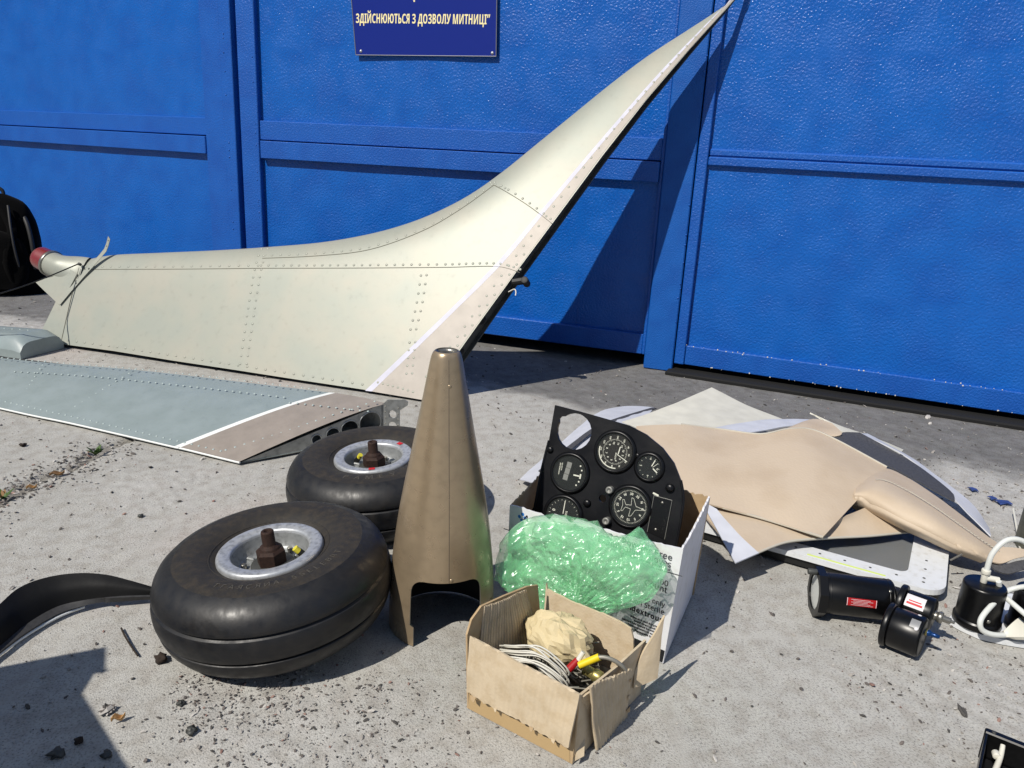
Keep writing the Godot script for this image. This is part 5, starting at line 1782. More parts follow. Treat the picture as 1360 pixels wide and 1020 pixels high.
	tag(get_node("paper_bag"), "crumpled yellowish paper bag lying in the cardboard box beside the green bag", "paper bag")
	# cable with its yellow sleeve and red boot, brass connector
	var cab := thing("braided_cable", "grey braided cable with a yellow sleeve and red end in the cardboard box", "cable")
	st = S()
	var cp := [Vector3(0.1085, 0.0850, -1.0390), Vector3(0.1285, 0.1000, -1.0372), Vector3(0.1561, 0.1180, -1.0336), Vector3(0.1791, 0.1170, -1.0294), Vector3(0.1982, 0.1000, -1.0300), Vector3(0.2001, 0.0700, -1.0423)]
	tube(st, curve(cp, 8), 0.0034, 8)
	obj("braid", st, M.wire_grey, cab)
	st = S()
	tube(st, [Vector3(0.1272, 0.1005, -1.0355), Vector3(0.1573, 0.1185, -1.0340)], 0.0058, 12)
	obj("yellow_sleeve", st, M.sleeve_yellow, cab)
	st = S()
	tube(st, [Vector3(0.1116, 0.0900, -1.0381), Vector3(0.1261, 0.1050, -1.0414)], 0.0062, 12)
	obj("red_boot", st, M.sleeve_red, cab)
	st = S()
	tube(st, [Vector3(0.1249, 0.1040, -1.0408), Vector3(0.1336, 0.1180, -1.0449)], 0.0042, 10)
	obj("white_tip", st, M.wire_white, cab)
	var con := thing("brass_connector", "olive brass cylindrical connector lying among the wires of the cardboard box", "connector")
	var b0 := Vector3(0.1388, 0.0780, -1.0583)
	var b1 := Vector3(0.1699, 0.0720, -1.0391)
	var bf := look(b0, b1 - b0)
	st = S()
	lathe(st, crisp([Vector2(0, 0), Vector2(0.010, 0), Vector2(0.010, 0.004), Vector2(0.0085, 0.006), Vector2(0.0085, 0.016), Vector2(0.0105, 0.018), Vector2(0.0105, 0.030), Vector2(0.008, 0.032), Vector2(0.008, 0.040), Vector2(0, 0.040)]), 24, bf)
	obj("barrel", st, M.brass, con)
	st = S()
	tube(st, curve([b1, Vector3(0.1833, 0.0750, -1.0344), Vector3(0.1977, 0.0900, -1.0378)], 6), 0.002, 6)
	obj("lead", st, M.wire_white, con)

func build_bag():
	var o := thing("plastic_bag", "crumpled translucent green plastic bag between the two cartons", "plastic bag", Transform3D(Vector3(0.8227, 0.0000, 0.5685), Vector3(0.0000, 1.0000, 0.0000), Vector3(-0.5685, 0.0000, 0.8227), Vector3(-0.0213, -0.0009, -1.3418)))
	var out := []
	for q in [Vector2(0.3554, 0.2123), Vector2(0.3386, 0.2408), Vector2(0.3176, 0.2583), Vector2(0.2979, 0.2750), Vector2(0.2764, 0.2523), Vector2(0.2401, 0.2398), Vector2(0.1930, 0.2469), Vector2(0.1313, 0.2367), Vector2(0.0834, 0.2209), Vector2(0.0495, 0.1942), Vector2(0.0239, 0.1540), Vector2(0.0123, 0.1064), Vector2(0.0162, 0.0702), Vector2(0.0474, 0.0578), Vector2(0.0897, 0.0552), Vector2(0.1247, 0.0421), Vector2(0.1582, 0.0402), Vector2(0.1949, 0.0464), Vector2(0.2330, 0.0596), Vector2(0.2461, 0.0837), Vector2(0.2769, 0.1057), Vector2(0.2897, 0.1230), Vector2(0.3116, 0.1335), Vector2(0.3323, 0.1506), Vector2(0.3455, 0.1803)]: out.append(q)
	var mid := Vector2.ZERO
	for q in out: mid += q / out.size()
	out.append(out[0])
	var fine := curve(out, 5)
	fine.pop_back()
	var n1 := noise(61, 13.0, FastNoiseLite.TYPE_SIMPLEX_SMOOTH, 2)
	var n2 := noise(62, 1.0, FastNoiseLite.TYPE_SIMPLEX, 2)
	var n3 := noise(63, 60.0, FastNoiseLite.TYPE_SIMPLEX, 1)
	var neck := Vector2(mid.x + 0.01, mid.y - 0.055)   # where the film is gathered: the folds run out from here
	for layer in 3:
		var rows := []
		var size := [1.0, 1.0, 0.93][layer] as float
		for i in 100:
			var t := i / 99.0
			var row := []
			for k in fine.size():
				var q: Vector2 = mid.lerp(fine[k], sin(t * PI * 0.5)) * 1.0
				q = (mid + Vector2(0.0, -0.012 if layer == 2 else 0.0)).lerp(q, size)
				var p := Vector3(q.x, q.y, 0)
				var body := sqrt(maxf(0.0, 1.0 - pow(sin(t * PI * 0.5), 2.0)))
				var away := q - neck
				var ph := away.angle()
				var rad := away.length()
				var fold := 0.5 - absf(n2.get_noise_3d(ph * 4.5, rad * 16.0, layer * 7.0)) * 1.6
				var fold2 := 0.5 - absf(n2.get_noise_3d(ph * 11.0 + 30.0, rad * 34.0, layer * 7.0)) * 1.6
				var fade := minf(1.0, (1.0 - t) * 6.0 + 0.1)
				p.z = 0.040 * body * ([1.0, -0.9, 0.15][layer] as float)
				p.z += (n1.get_noise_3d(q.x, q.y, layer * 3.0) * 0.026 + fold * 0.013 + fold2 * 0.0045 + (0.5 - absf(n3.get_noise_3d(q.x, q.y, layer * 2.0))) * 0.0016 - 0.008) * fade
				if layer == 1: p.z = maxf(p.z, -0.048)
				row.append(p)
			rows.append(row)
		var st := S()
		grid(st, rows, true)
		obj("film", st, M.bag_film, o)

# ------------------------------------------------------------------ the heap of trim sheets and the instruments
func lay(called: String, label: String, m: Material, rows: Array, th: float, amp := 0.003, nu := 7, nv := 6, group := "") -> MeshInstance3D:
	var st := S()
	sheet(st, patch(rows, nu, nv), th, noise(called.length() * 7 + rows.size() + int(rows[0][0].x * 100), 0.05, FastNoiseLite.TYPE_SIMPLEX_SMOOTH, 2), amp)
	var o := obj(called, st, m)
	tag(o, label, "sheet", group)
	return o

func build_sheets():
	# white window frame at the bottom of the heap
	var f := thing("window_frame", "white painted window frame with a smoky pane lying under the tan sheets", "window frame")
	var A := Vector3(0.5701, 0.0300, -1.6075)
	var B := Vector3(0.8996, 0.0300, -1.4214)
	var C := Vector3(1.0198, 0.0300, -1.6563)
	var xd := (B - A).normalized()
	var zd := (C - B)
	zd = (zd - xd * zd.dot(xd)).normalized()
	var xf := Transform3D(xd, -zd, xd.cross(-zd), A)   # x along the near edge, y towards the camera
	if xf.basis.z.y < 0.0: xf = Transform3D(xd, zd, xd.cross(zd), A)
	var inv := xf.affine_inverse()
	var W := A.distance_to(B)
	var far_y := (inv * C).y
	var outer := rounded(-0.25, minf(0.0, far_y * 1.9), W + 0.012, maxf(0.0, far_y * 1.9), 0.045, 8)
	var sgn := signf(far_y)
	var p0: Vector3 = inv * Vector3(0.6501, 0.0300, -1.6417)
	var p1: Vector3 = inv * Vector3(0.9235, 0.0300, -1.5263)
	var inner := rounded(-0.18, minf(0.052 * sgn, far_y * 1.7), W - 0.062, maxf(0.052 * sgn, far_y * 1.7), 0.022, 6)
	var st := S()
	slab(st, outer, -0.006, 0.006, Transform3D.IDENTITY, [inner])
	var fo := obj("frame", st, M.white_frame, f)
	fo.transform = xf
	st = S()
	slab(st, rounded(-0.24, minf(0.008 * sgn, far_y * 1.85), W + 0.004, maxf(0.008 * sgn, far_y * 1.85), 0.04, 8), -0.026, -0.0065)
	fo = obj("gasket", st, M.gasket, f)
	fo.transform = xf
	st = S()
	slab(st, rounded(-0.185, minf(0.047 * sgn, far_y * 1.72), W - 0.057, maxf(0.047 * sgn, far_y * 1.72), 0.022, 6), -0.0055, -0.002)
	fo = obj("pane", st, M.perspex, f)
	fo.transform = xf
	st = S()
	for k in 9:
		dome(st, Vector3(W - 0.03 - 0.052 * k, 0.030 * sgn, 0.006), Vector3(0, 0, 1), 0.0032, 0.0012, 8)
	for k in 3: dome(st, Vector3(W - 0.030, (0.05 + 0.045 * k) * sgn, 0.006), Vector3(0, 0, 1), 0.0032, 0.0012, 8)
	fo = obj("screw", st, M.spar_metal, f)
	fo.transform = xf
	st = S()
	bx(st, T(W * 0.52, 0.010 * sgn, 0.0062), Vector3(0.16, 0.006, 0.0006))
	fo = obj("chalk_mark", st, M.chalk_yellow, f)
	fo.transform = xf

	lay("cream_sheet", "cream white stiff sheet at the back top of the heap of trim", M.cream_sheet, [
		[Vector3(0.3411, 0.0900, -2.2427), Vector3(0.4450, 0.1100, -2.3013), Vector3(0.5492, 0.1200, -2.3955), Vector3(0.6807, 0.1250, -2.5453)],
		[Vector3(0.3801, 0.1050, -2.1400), Vector3(0.4799, 0.1100, -2.2078), Vector3(0.6190, 0.1100, -2.3225), Vector3(0.7753, 0.1000, -2.4557)],
		[Vector3(0.4093, 0.1150, -2.0549), Vector3(0.5275, 0.1100, -2.1107), Vector3(0.6884, 0.1000, -2.2211), Vector3(0.8783, 0.0800, -2.3778)]], 0.003)
	lay("lilac_sheet", "pale lilac sheet strip between the cream sheet and the tan one", M.lilac_sheet, [
		[Vector3(0.5446, 0.1250, -2.0975), Vector3(0.7024, 0.1100, -2.2360), Vector3(0.8582, 0.1000, -2.3245), Vector3(0.9561, 0.1000, -2.3329)],
		[Vector3(0.5481, 0.1200, -2.0622), Vector3(0.6834, 0.1150, -2.1270), Vector3(0.8355, 0.1100, -2.2228), Vector3(0.9387, 0.1150, -2.2521)]], 0.003)
	lay("white_sheet", "white sheet showing behind the instrument panel and through its empty hole", M.lilac_sheet, [
		[Vector3(0.0338, 0.0150, -1.9406), Vector3(0.1509, 0.0200, -2.2053), Vector3(0.2932, 0.0200, -2.5196), Vector3(0.3983, 0.0200, -2.6196), Vector3(0.4993, 0.0300, -2.5893)],
		[Vector3(0.0624, 0.0400, -1.8675), Vector3(0.1711, 0.0500, -2.0705), Vector3(0.2898, 0.0600, -2.3057), Vector3(0.3756, 0.0600, -2.3849), Vector3(0.4544, 0.0600, -2.4204)],
		[Vector3(0.0893, 0.0600, -1.8069), Vector3(0.2044, 0.0700, -1.9584), Vector3(0.2978, 0.0800, -2.1319), Vector3(0.3732, 0.0800, -2.2348), Vector3(0.4007, 0.0800, -2.2666)]], 0.003)
	lay("grey_strip", "narrow grey strip lying on the white sheet behind the instrument panel", M.grey_sheet, [
		[Vector3(0.0819, 0.0550, -1.9099), Vector3(0.1826, 0.0660, -2.1025), Vector3(0.2862, 0.0700, -2.2769), Vector3(0.4891, 0.0380, -2.5634)],
		[Vector3(0.0952, 0.0580, -1.8894), Vector3(0.1919, 0.0680, -2.0805), Vector3(0.2959, 0.0720, -2.2588), Vector3(0.5026, 0.0400, -2.5514)]], 0.003, 0.0)
	lay("grey_sheet", "dark grey sheet sticking out behind the right tan cushion", M.grey_sheet, [
		[Vector3(0.9237, 0.1200, -2.0998), Vector3(0.9765, 0.1150, -1.9927), Vector3(1.0601, 0.0950, -1.9006), Vector3(1.1495, 0.0600, -1.8387)],
		[Vector3(0.9817, 0.1200, -2.1650), Vector3(1.0395, 0.1100, -2.0888), Vector3(1.1094, 0.0900, -1.9801), Vector3(1.1650, 0.0600, -1.8679)],
		[Vector3(1.0339, 0.1200, -2.1729), Vector3(1.0752, 0.1100, -2.0821), Vector3(1.1377, 0.0850, -2.0065), Vector3(1.1814, 0.0550, -1.9041)]], 0.003)
	lay("lilac_strip", "pale lilac stiff strip along the far right side of the heap", M.lilac_sheet, [
		[Vector3(1.0332, 0.1150, -2.1799), Vector3(1.1030, 0.1000, -2.1058), Vector3(1.1532, 0.0750, -1.9794), Vector3(1.1657, 0.0500, -1.8218), Vector3(1.1895, 0.0200, -1.7316)],
		[Vector3(1.0803, 0.1000, -2.2212), Vector3(1.1393, 0.0850, -2.1077), Vector3(1.1855, 0.0650, -1.9861), Vector3(1.2195, 0.0400, -1.8805), Vector3(1.2246, 0.0120, -1.7990)]], 0.003)
	lay("cream_offcut", "pointed cream offcut at the far right of the heap of trim", M.cream_sheet, [
		[Vector3(0.9607, 0.1150, -2.3193), Vector3(1.0083, 0.1000, -2.2235), Vector3(1.0944, 0.0700, -2.2254), Vector3(1.2135, 0.0200, -2.2688)],
		[Vector3(0.9392, 0.1250, -2.3231), Vector3(1.0147, 0.1050, -2.2714), Vector3(1.1257, 0.0700, -2.2823), Vector3(1.2511, 0.0200, -2.3189)]], 0.004)
	lay("tan_offcut", "small tan sheet edge curling up behind the largest tan sheet", M.tan_leather, [
		[Vector3(0.7315, 0.1200, -2.0714), Vector3(0.8289, 0.1250, -2.1093), Vector3(0.9380, 0.1200, -2.1205)],
		[Vector3(0.7647, 0.1250, -2.1121), Vector3(0.8767, 0.1300, -2.1866), Vector3(0.9651, 0.1250, -2.1361)],
		[Vector3(0.8037, 0.1200, -2.1636), Vector3(0.9274, 0.1250, -2.2635), Vector3(0.9654, 0.1300, -2.2139)]], 0.004)
	# lower tan sheet with a lilac backing corner
	lay("lower_tan_sheet", "lower tan sheet with a pale edge, its corner poking out beside the white carton", M.tan_leather, [
		[Vector3(0.4581, 0.0750, -1.7143), Vector3(0.5437, 0.0800, -1.6975), Vector3(0.6429, 0.0780, -1.6416), Vector3(0.7638, 0.0850, -1.6416), Vector3(0.8828, 0.0900, -1.7173), Vector3(0.9693, 0.0600, -1.7155)],
		[Vector3(0.4729, 0.0700, -1.6190), Vector3(0.5355, 0.0750, -1.5976), Vector3(0.6315, 0.0720, -1.6033), Vector3(0.7431, 0.0720, -1.6270), Vector3(0.8650, 0.0700, -1.6677), Vector3(0.9574, 0.0550, -1.6769)],
		[Vector3(0.5067, 0.0580, -1.4822), Vector3(0.5401, 0.0600, -1.5047), Vector3(0.6275, 0.0640, -1.5608), Vector3(0.7225, 0.0630, -1.5908), Vector3(0.8397, 0.0580, -1.6241), Vector3(0.9556, 0.0500, -1.6711)]], 0.006)
	lay("lilac_corner", "pale lilac corner of a sheet turned up beside the white carton", M.lilac_sheet, [
		[Vector3(0.4652, 0.0850, -1.7107), Vector3(0.4701, 0.0820, -1.6137), Vector3(0.4749, 0.0760, -1.5251), Vector3(0.4844, 0.0660, -1.4499)],
		[Vector3(0.4908, 0.0900, -1.6542), Vector3(0.5019, 0.0870, -1.5923), Vector3(0.5176, 0.0810, -1.5341), Vector3(0.5429, 0.0720, -1.4866)]], 0.003)
	lay("large_tan_sheet", "largest tan leather sheet on top of the heap, right of the instrument panel", M.tan_leather, [
		[Vector3(0.3602, 0.1300, -2.0932), Vector3(0.4857, 0.1450, -2.0835), Vector3(0.6050, 0.1350, -2.0855), Vector3(0.6912, 0.1500, -2.0211), Vector3(0.7768, 0.1650, -2.0354), Vector3(0.8596, 0.1600, -2.0314), Vector3(0.9881, 0.1220, -1.8928)],
		[Vector3(0.3446, 0.1200, -1.9736), Vector3(0.4621, 0.1300, -1.9535), Vector3(0.5677, 0.1280, -1.9297), Vector3(0.6542, 0.1350, -1.8872), Vector3(0.7340, 0.1420, -1.8656), Vector3(0.8122, 0.1400, -1.8409), Vector3(0.9175, 0.1180, -1.8009)],
		[Vector3(0.3288, 0.1050, -1.8494), Vector3(0.4370, 0.1100, -1.8130), Vector3(0.5328, 0.1100, -1.7786), Vector3(0.6130, 0.1120, -1.7349), Vector3(0.6821, 0.1120, -1.6963), Vector3(0.7525, 0.1100, -1.6925), Vector3(0.8060, 0.1000, -1.6750)],
		[Vector3(0.3153, 0.0900, -1.7416), Vector3(0.4195, 0.0900, -1.7113), Vector3(0.5073, 0.0900, -1.6641), Vector3(0.5783, 0.0860, -1.6335), Vector3(0.6385, 0.0820, -1.6030), Vector3(0.6740, 0.0800, -1.5816), Vector3(0.7067, 0.0780, -1.5641)]], 0.004, 0.002)
	for e in [["large_tan_sheet", "front_edge", [Vector3(0.5081, 0.0880, -1.6664), Vector3(0.5793, 0.0840, -1.6357), Vector3(0.6395, 0.0800, -1.6052), Vector3(0.6751, 0.0780, -1.5838), Vector3(0.7079, 0.0760, -1.5663)]], ["lower_tan_sheet", "front_edge", [Vector3(0.5065, 0.0570, -1.4807), Vector3(0.5398, 0.0590, -1.5032), Vector3(0.6271, 0.0630, -1.5592), Vector3(0.7220, 0.0620, -1.5891), Vector3(0.8391, 0.0570, -1.6223), Vector3(0.9558, 0.0490, -1.6711)]], ["large_tan_sheet", "back_edge", [Vector3(0.4863, 0.1450, -2.0867), Vector3(0.6058, 0.1350, -2.0888), Vector3(0.6921, 0.1500, -2.0242), Vector3(0.7778, 0.1650, -2.0387), Vector3(0.8608, 0.1600, -2.0346), Vector3(0.9893, 0.1220, -1.8955)]]]:
		st = S()
		tube(st, curve(e[2], 6), 0.0030, 6)
		obj(e[1], st, M.sheet_edge, get_node(e[0]))
	# padded roll at the right
	var c := thing("tan_cushion", "padded tan leather roll with stitched seam at the right end of the heap", "cushion")
	st = S()
	var top := [Vector3(0.8832, 0.1100, -1.8146), Vector3(0.9758, 0.1200, -1.8908), Vector3(1.0221, 0.1150, -1.8496), Vector3(1.0611, 0.1000, -1.7688), Vector3(1.0965, 0.0800, -1.6901), Vector3(1.1276, 0.0600, -1.6338), Vector3(1.1580, 0.0450, -1.6147)]
	var ridge := [Vector3(0.8328, 0.1200, -1.7188), Vector3(0.8859, 0.1350, -1.7227), Vector3(0.9324, 0.1280, -1.6843), Vector3(0.9758, 0.1150, -1.6250), Vector3(1.0222, 0.0920, -1.5902), Vector3(1.0662, 0.0700, -1.5695), Vector3(1.1008, 0.0500, -1.5720)]
	var front := [Vector3(0.8458, 0.0850, -1.7401), Vector3(0.8656, 0.1050, -1.6838), Vector3(0.9105, 0.0980, -1.6325), Vector3(0.9554, 0.0880, -1.5904), Vector3(1.0036, 0.0720, -1.5694), Vector3(1.0497, 0.0580, -1.5623), Vector3(1.0741, 0.0450, -1.5646)]
	var low := [Vector3(0.8691, 0.0550, -1.7889), Vector3(0.8881, 0.0620, -1.7263), Vector3(0.9308, 0.0600, -1.6718), Vector3(0.9806, 0.0520, -1.6364), Vector3(1.0207, 0.0450, -1.6036), Vector3(1.0644, 0.0350, -1.5916), Vector3(1.0773, 0.0340, -1.5778)]
	sheet(st, patch([top, ridge, front, low], 7, 6), 0.006, noise(88, 0.05, FastNoiseLite.TYPE_SIMPLEX_SMOOTH, 2), 0.003)
	obj("cover", st, M.tan_leather, c)
	st = S()
	var P := patch([top, ridge, front], 7, 6)
	var row := []
	for k in P.size(): row.append(P[k][4] + Vector3(0, 0.0032, 0))
	tube(st, row.slice(6), 0.0010, 5)
	for k in range(8, row.size() - 1): dome(st, row[k] + Vector3(0.004, 0.0, 0.006), Vector3.UP, 0.0014, 0.0008, 6)
	obj("stitching", st, M.sheet_edge, c)
	lay("tan_flap", "tan flap curling over at the right tip of the heap", M.tan_leather, [
		[Vector3(1.0631, 0.0680, -1.5903), Vector3(1.1027, 0.0620, -1.5916), Vector3(1.1525, 0.0600, -1.5972), Vector3(1.1832, 0.0580, -1.5937)],
		[Vector3(1.0680, 0.0550, -1.5697), Vector3(1.0966, 0.0500, -1.5648), Vector3(1.1374, 0.0550, -1.5702), Vector3(1.1762, 0.0550, -1.5811)],
		[Vector3(1.0759, 0.0460, -1.5563), Vector3(1.1024, 0.0440, -1.5494), Vector3(1.1389, 0.0500, -1.5625), Vector3(1.1774, 0.0520, -1.5764)]], 0.004, 0.001)
	lay("grey_flap", "dark grey flap lying beneath the tan flap at the right tip of the heap", M.grey_sheet, [
		[Vector3(1.0802, 0.0400, -1.5674), Vector3(1.1063, 0.0380, -1.5538), Vector3(1.1472, 0.0420, -1.5675), Vector3(1.1901, 0.0420, -1.5821)],
		[Vector3(1.0885, 0.0300, -1.5430), Vector3(1.1120, 0.0260, -1.5362), Vector3(1.1432, 0.0300, -1.5453), Vector3(1.1828, 0.0340, -1.5620)]], 0.004, 0.0005)
	st = S()
	tube(st, [Vector3(0.9824, 0.0500, -1.5395), Vector3(1.0006, 0.0700, -1.5321)], 0.0024, 6)
	obj("steel_pin", st, M.steel)
	tag(get_node("steel_pin"), "thin steel pin sticking out of the corner of the white window frame", "pin")

func build_instruments():
	# long cylinder
	var r := 0.0405
	var P0 := Vector3(0.6274, 0.0000, -1.3850)
	var P1 := Vector3(0.7719, 0.0000, -1.3663)
	var ax := (P1 - P0).normalized()
	var len := P0.distance_to(P1)
	var o := thing("instrument_cylinder", "long black instrument cylinder with a red label in front of the window frame", "instrument", look(P0 + Vector3(0, r + 0.006, 0), ax, Vector3.UP))
	# local: y along the axis, x up-ish, z sideways
	var st := S()
	cyl(st, Transform3D.IDENTITY, r, 0.016, len, 48, 0.002)
	obj("body", st, M.black_case, o)
	st = S()
	for h in [0.024, len - 0.012, len - 0.004]: lathe(st, [Vector2(r - 0.0002, h - 0.0012), Vector2(r + 0.0007, h), Vector2(r - 0.0002, h + 0.0012)], 48)
	obj("crimp_rings", st, M.black_plastic, o)
	st = S()
	var oct := PackedVector2Array()
	for k in 8: oct.append(Vector2(cos(TAU * (k + 0.5) / 8), sin(TAU * (k + 0.5) / 8)) * 0.0505)
	slab(st, oct, -0.016, 0.0, Transform3D(Basis(Vector3(1, 0, 0), Vector3(0, 0, -1), Vector3(0, 1, 0)), Vector3(0, 0.016, 0)), [ring(Vector2.ZERO, 0.036, 32)])
	obj("bezel", st, M.black_plastic, o)
	st = S()
	lathe(st, [Vector2(0.036, 0.004), Vector2(0, 0.002)], 32)
	obj("glass", st, M.milky_tube, o)
	st = S()
	cyl(st, T(0.043, 0, 0.0) * Transform3D(Basis(Vector3(0, 0, 1), 0.0), Vector3.ZERO), 0.006, -0.018, 0.0, 14, 0.001)
	obj("setting_knob", st, M.spar_metal, o)
	st = S()
	cyl(st, Transform3D.IDENTITY, 0.026, len, len + 0.030, 24, 0.002)
	obj("neck", st, M.gasket, o)
	st = S()
	cyl(st, Transform3D.IDENTITY, 0.012, len + 0.022, len + 0.036, 16)
	obj("red_collar", st, M.label_red, o)
	st = S()
	cyl(st, Transform3D.IDENTITY, 0.009, len + 0.034, len + 0.042, 12)
	obj("white_collar", st, M.white_plastic, o)
	st = S()
	cyl(st, Transform3D.IDENTITY, 0.008, len + 0.041, len + 0.062, 8)
	obj("blue_fitting", st, M.fitting_blue, o)
	# labels wrap round the drum, so they are strips of it: find the side that looks at the camera
	var face := o.transform.basis.inverse() * (Vector3(-0.25, 0.42, 1.0)).normalized()
	var fa := atan2(face.z, face.x)
	st = S()
	lathe(st, [Vector2(r + 0.0004, 0.052), Vector2(r + 0.0004, 0.108)], 8, Transform3D.IDENTITY, fa - 0.36, fa + 0.02)
	var lb := obj("label", st, M.label_red, o)
	st = S()
	for k in 5: lathe(st, [Vector2(r + 0.0007, 0.060 + 0.004 * (k % 2)), Vector2(r + 0.0007, 0.101 - 0.005 * (k % 3))], 2, Transform3D.IDENTITY, fa - 0.31 + 0.064 * k, fa - 0.295 + 0.064 * k)
	lathe(st, [Vector2(r + 0.0006, 0.0525), Vector2(r + 0.0006, 0.0535)], 6, Transform3D.IDENTITY, fa - 0.36, fa + 0.02)
	lathe(st, [Vector2(r + 0.0006, 0.1065), Vector2(r + 0.0006, 0.1075)], 6, Transform3D.IDENTITY, fa - 0.36, fa + 0.02)
	obj("label_print", st, M.label_white, lb)
	st = S()
	dome(st, Vector3(cos(fa + 0.55) * r, len - 0.012, sin(fa + 0.55) * r), Vector3(cos(fa + 0.55), 0, sin(fa + 0.55)), 0.003, 0.001, 8)
	obj("screw", st, M.steel, o)

	# the double drum with two labels
	var q0 := Vector3(0.7293, 0.0000, -1.2902)
	var q1 := Vector3(0.7794, 0.0000, -1.2483)
	ax = (q1 - q0).normalized()
	r = 0.038
	o = thing("twin_drum_instrument", "short black twin drum instrument with silver labels and a blue fitting", "instrument", look(q0 + Vector3(0, r + 0.004, 0), ax, Vector3.UP))
	var L := 0.066
	var side := o.transform.basis.inverse() * Vector3(0.55, 0.12, -0.83).normalized()
	side.y = 0.0
	side = side.normalized()
	face = o.transform.basis.inverse() * Vector3(-0.3, 0.75, 0.6)
	fa = atan2(face.z, face.x)
	st = S()
	cyl(st, Transform3D.IDENTITY, r, 0.010, L, 44, 0.003)
	obj("drum", st, M.black_case, o)
	st = S()
	cyl(st, Transform3D.IDENTITY, r + 0.004, 0.0, 0.0105, 44, 0.002)
	obj("bezel", st, M.black_plastic, o)
	st = S()
	lathe(st, [Vector2(r - 0.002, L + 0.0003), Vector2(r - 0.004, L + 0.0012), Vector2(r - 0.006, L + 0.0003)], 40)
	obj("crimp_ring", st, M.spar_metal, o)
	var sx := Transform3D(Basis.IDENTITY, side * 0.066 + o.transform.basis.inverse() * Vector3(0.006, 0.008, 0))
	st = S()
	cyl(st, sx, 0.031, 0.008, 0.062, 40, 0.004)
	obj("drum", st, M.black_case, o)
	st = S()
	cyl(st, sx, 0.037, -0.003, 0.0085, 40, 0.002)
	obj("bezel", st, M.black_plastic, o)
	st = S()
	lathe(st, [Vector2(r + 0.0004, 0.044), Vector2(r + 0.0004, 0.060)], 6, Transform3D.IDENTITY, fa - 0.05, fa + 0.42)
	obj("label", st, M.label_silver, o)
	st = S()
	lathe(st, [Vector2(0.0315, 0.012), Vector2(0.0315, 0.046)], 8, sx, fa - 0.42, fa + 0.40)
	lb = obj("label", st, M.label_white, o)
	lb.set_meta("label", "white label with a red heading")
	st = S()
	lathe(st, [Vector2(0.0318, 0.015), Vector2(0.0318, 0.043)], 4, sx, fa - 0.25, fa - 0.12)
	lathe(st, [Vector2(0.0318, 0.018), Vector2(0.0318, 0.040)], 4, sx, fa - 0.05, fa + 0.02)
	obj("label_print", st, M.red_mark, lb)
	st = S()
	for a in [[fa - 0.05, 0.056, r], [fa + 0.95, 0.052, r]]: dome(st, Vector3(cos(a[0]) * a[2], a[1], sin(a[0]) * a[2]), Vector3(cos(a[0]), 0, sin(a[0])), 0.0036, 0.0014, 10)
	obj("screw", st, M.label_white, o)
	var fc := side * 0.018 + o.transform.basis.inverse() * Vector3(0, 0.002, 0)
	st = S()
	lathe(st, crisp([Vector2(0.0062, L), Vector2(0.0062, L + 0.008), Vector2(0.0045, L + 0.009), Vector2(0.0045, L + 0.016), Vector2(0.003, L + 0.024), Vector2(0, L + 0.024)]), 10, Transform3D(Basis.IDENTITY, fc))
	obj("blue_fitting", st, M.fitting_blue, o)
	st = S()
	lathe(st, crisp([Vector2(0.0068, L - 0.001), Vector2(0.0068, L + 0.003), Vector2(0, L + 0.003)]), 10, Transform3D(Basis.IDENTITY, fc))
	obj("brass_seat", st, M.brass, o)
	st = S()
	lathe(st, crisp([Vector2(0.012, 0.054), Vector2(0.012, 0.060), Vector2(0.009, 0.061), Vector2(0.009, 0.068), Vector2(0.011, 0.069), Vector2(0.011, 0.076), Vector2(0.006, 0.077), Vector2(0.006, 0.090), Vector2(0.003, 0.091), Vector2(0.003, 0.097), Vector2(0, 0.097)]), 24, sx)
	obj("connector", st, M.steel, o)

	# the two upright drums on their plate, joined by milky tubes
	var pz := Vector3(0.9463, 0.0120, -1.3589)
	var py := Vector3(1.0407, 0.0120, -1.3418)
	var tray := thing("white_plate", "white edged flat plate on the ground under the two upright drums", "plate")
	st = S()
	var tp := PackedVector2Array()
	for p in [Vector3(0.8962, 0.0000, -1.3671), Vector3(0.9102, 0.0000, -1.3428), Vector3(0.9317, 0.0000, -1.3175), Vector3(0.9675, 0.0000, -1.3037), Vector3(1.0436, 0.0000, -1.2866), Vector3(1.1781, 0.0000, -1.4699), Vector3(1.0564, 0.0000, -1.4817), Vector3(0.9568, 0.0000, -1.4321)]: tp.append(Vector2(p.x, -p.z))
	slab(st, tp, 0.0, 0.011, Transform3D(Basis(Vector3.RIGHT, -PI / 2)))
	obj("plate", st, M.white_frame, tray)
	var n := 0
	for p in [pz, py]:
		n += 1
		o = thing("upright_drum", ["upright black instrument drum with a white hose fitting, left of the pair on the plate", "upright black drum at the right edge of the photo, right of the pair"][n - 1], "instrument", Transform3D(Basis(Vector3.UP, 0.4 * n), p), "upright drums joined by milky tubes")
		st = S()
		lathe(st, crisp([Vector2(0, 0), Vector2(0.043, 0.0), Vector2(0.043, 0.012), Vector2(0.0395, 0.015), Vector2(0.0395, 0.020), Vector2(0.0385, 0.082), Vector2(0.0365, 0.086), Vector2(0, 0.086)]), 44)
		obj("drum", st, M.black_case, o)
		st = S()
		dome(st, Vector3(-0.018, 0.026, 0.0352), Vector3(-0.45, 0, 0.9), 0.004, 0.002, 8)
		obj("screw", st, M.steel, o)
		st = S()
		cyl(st, T(0.002, 0, -0.006), 0.0062, 0.084, 0.110, 14)
		cyl(st, T(0.002, 0, -0.006), 0.0085, 0.104, 0.114, 8)
		tube(st, [Vector3(0.002, 0.096, -0.006), Vector3(0.024, 0.094, 0.008)], 0.0062, 10)
		obj("hose_fitting", st, M.white_plastic, o)
	var a := pz + Vector3(0, 0.112, -0.006)
	var b := py + Vector3(0, 0.112, -0.006)
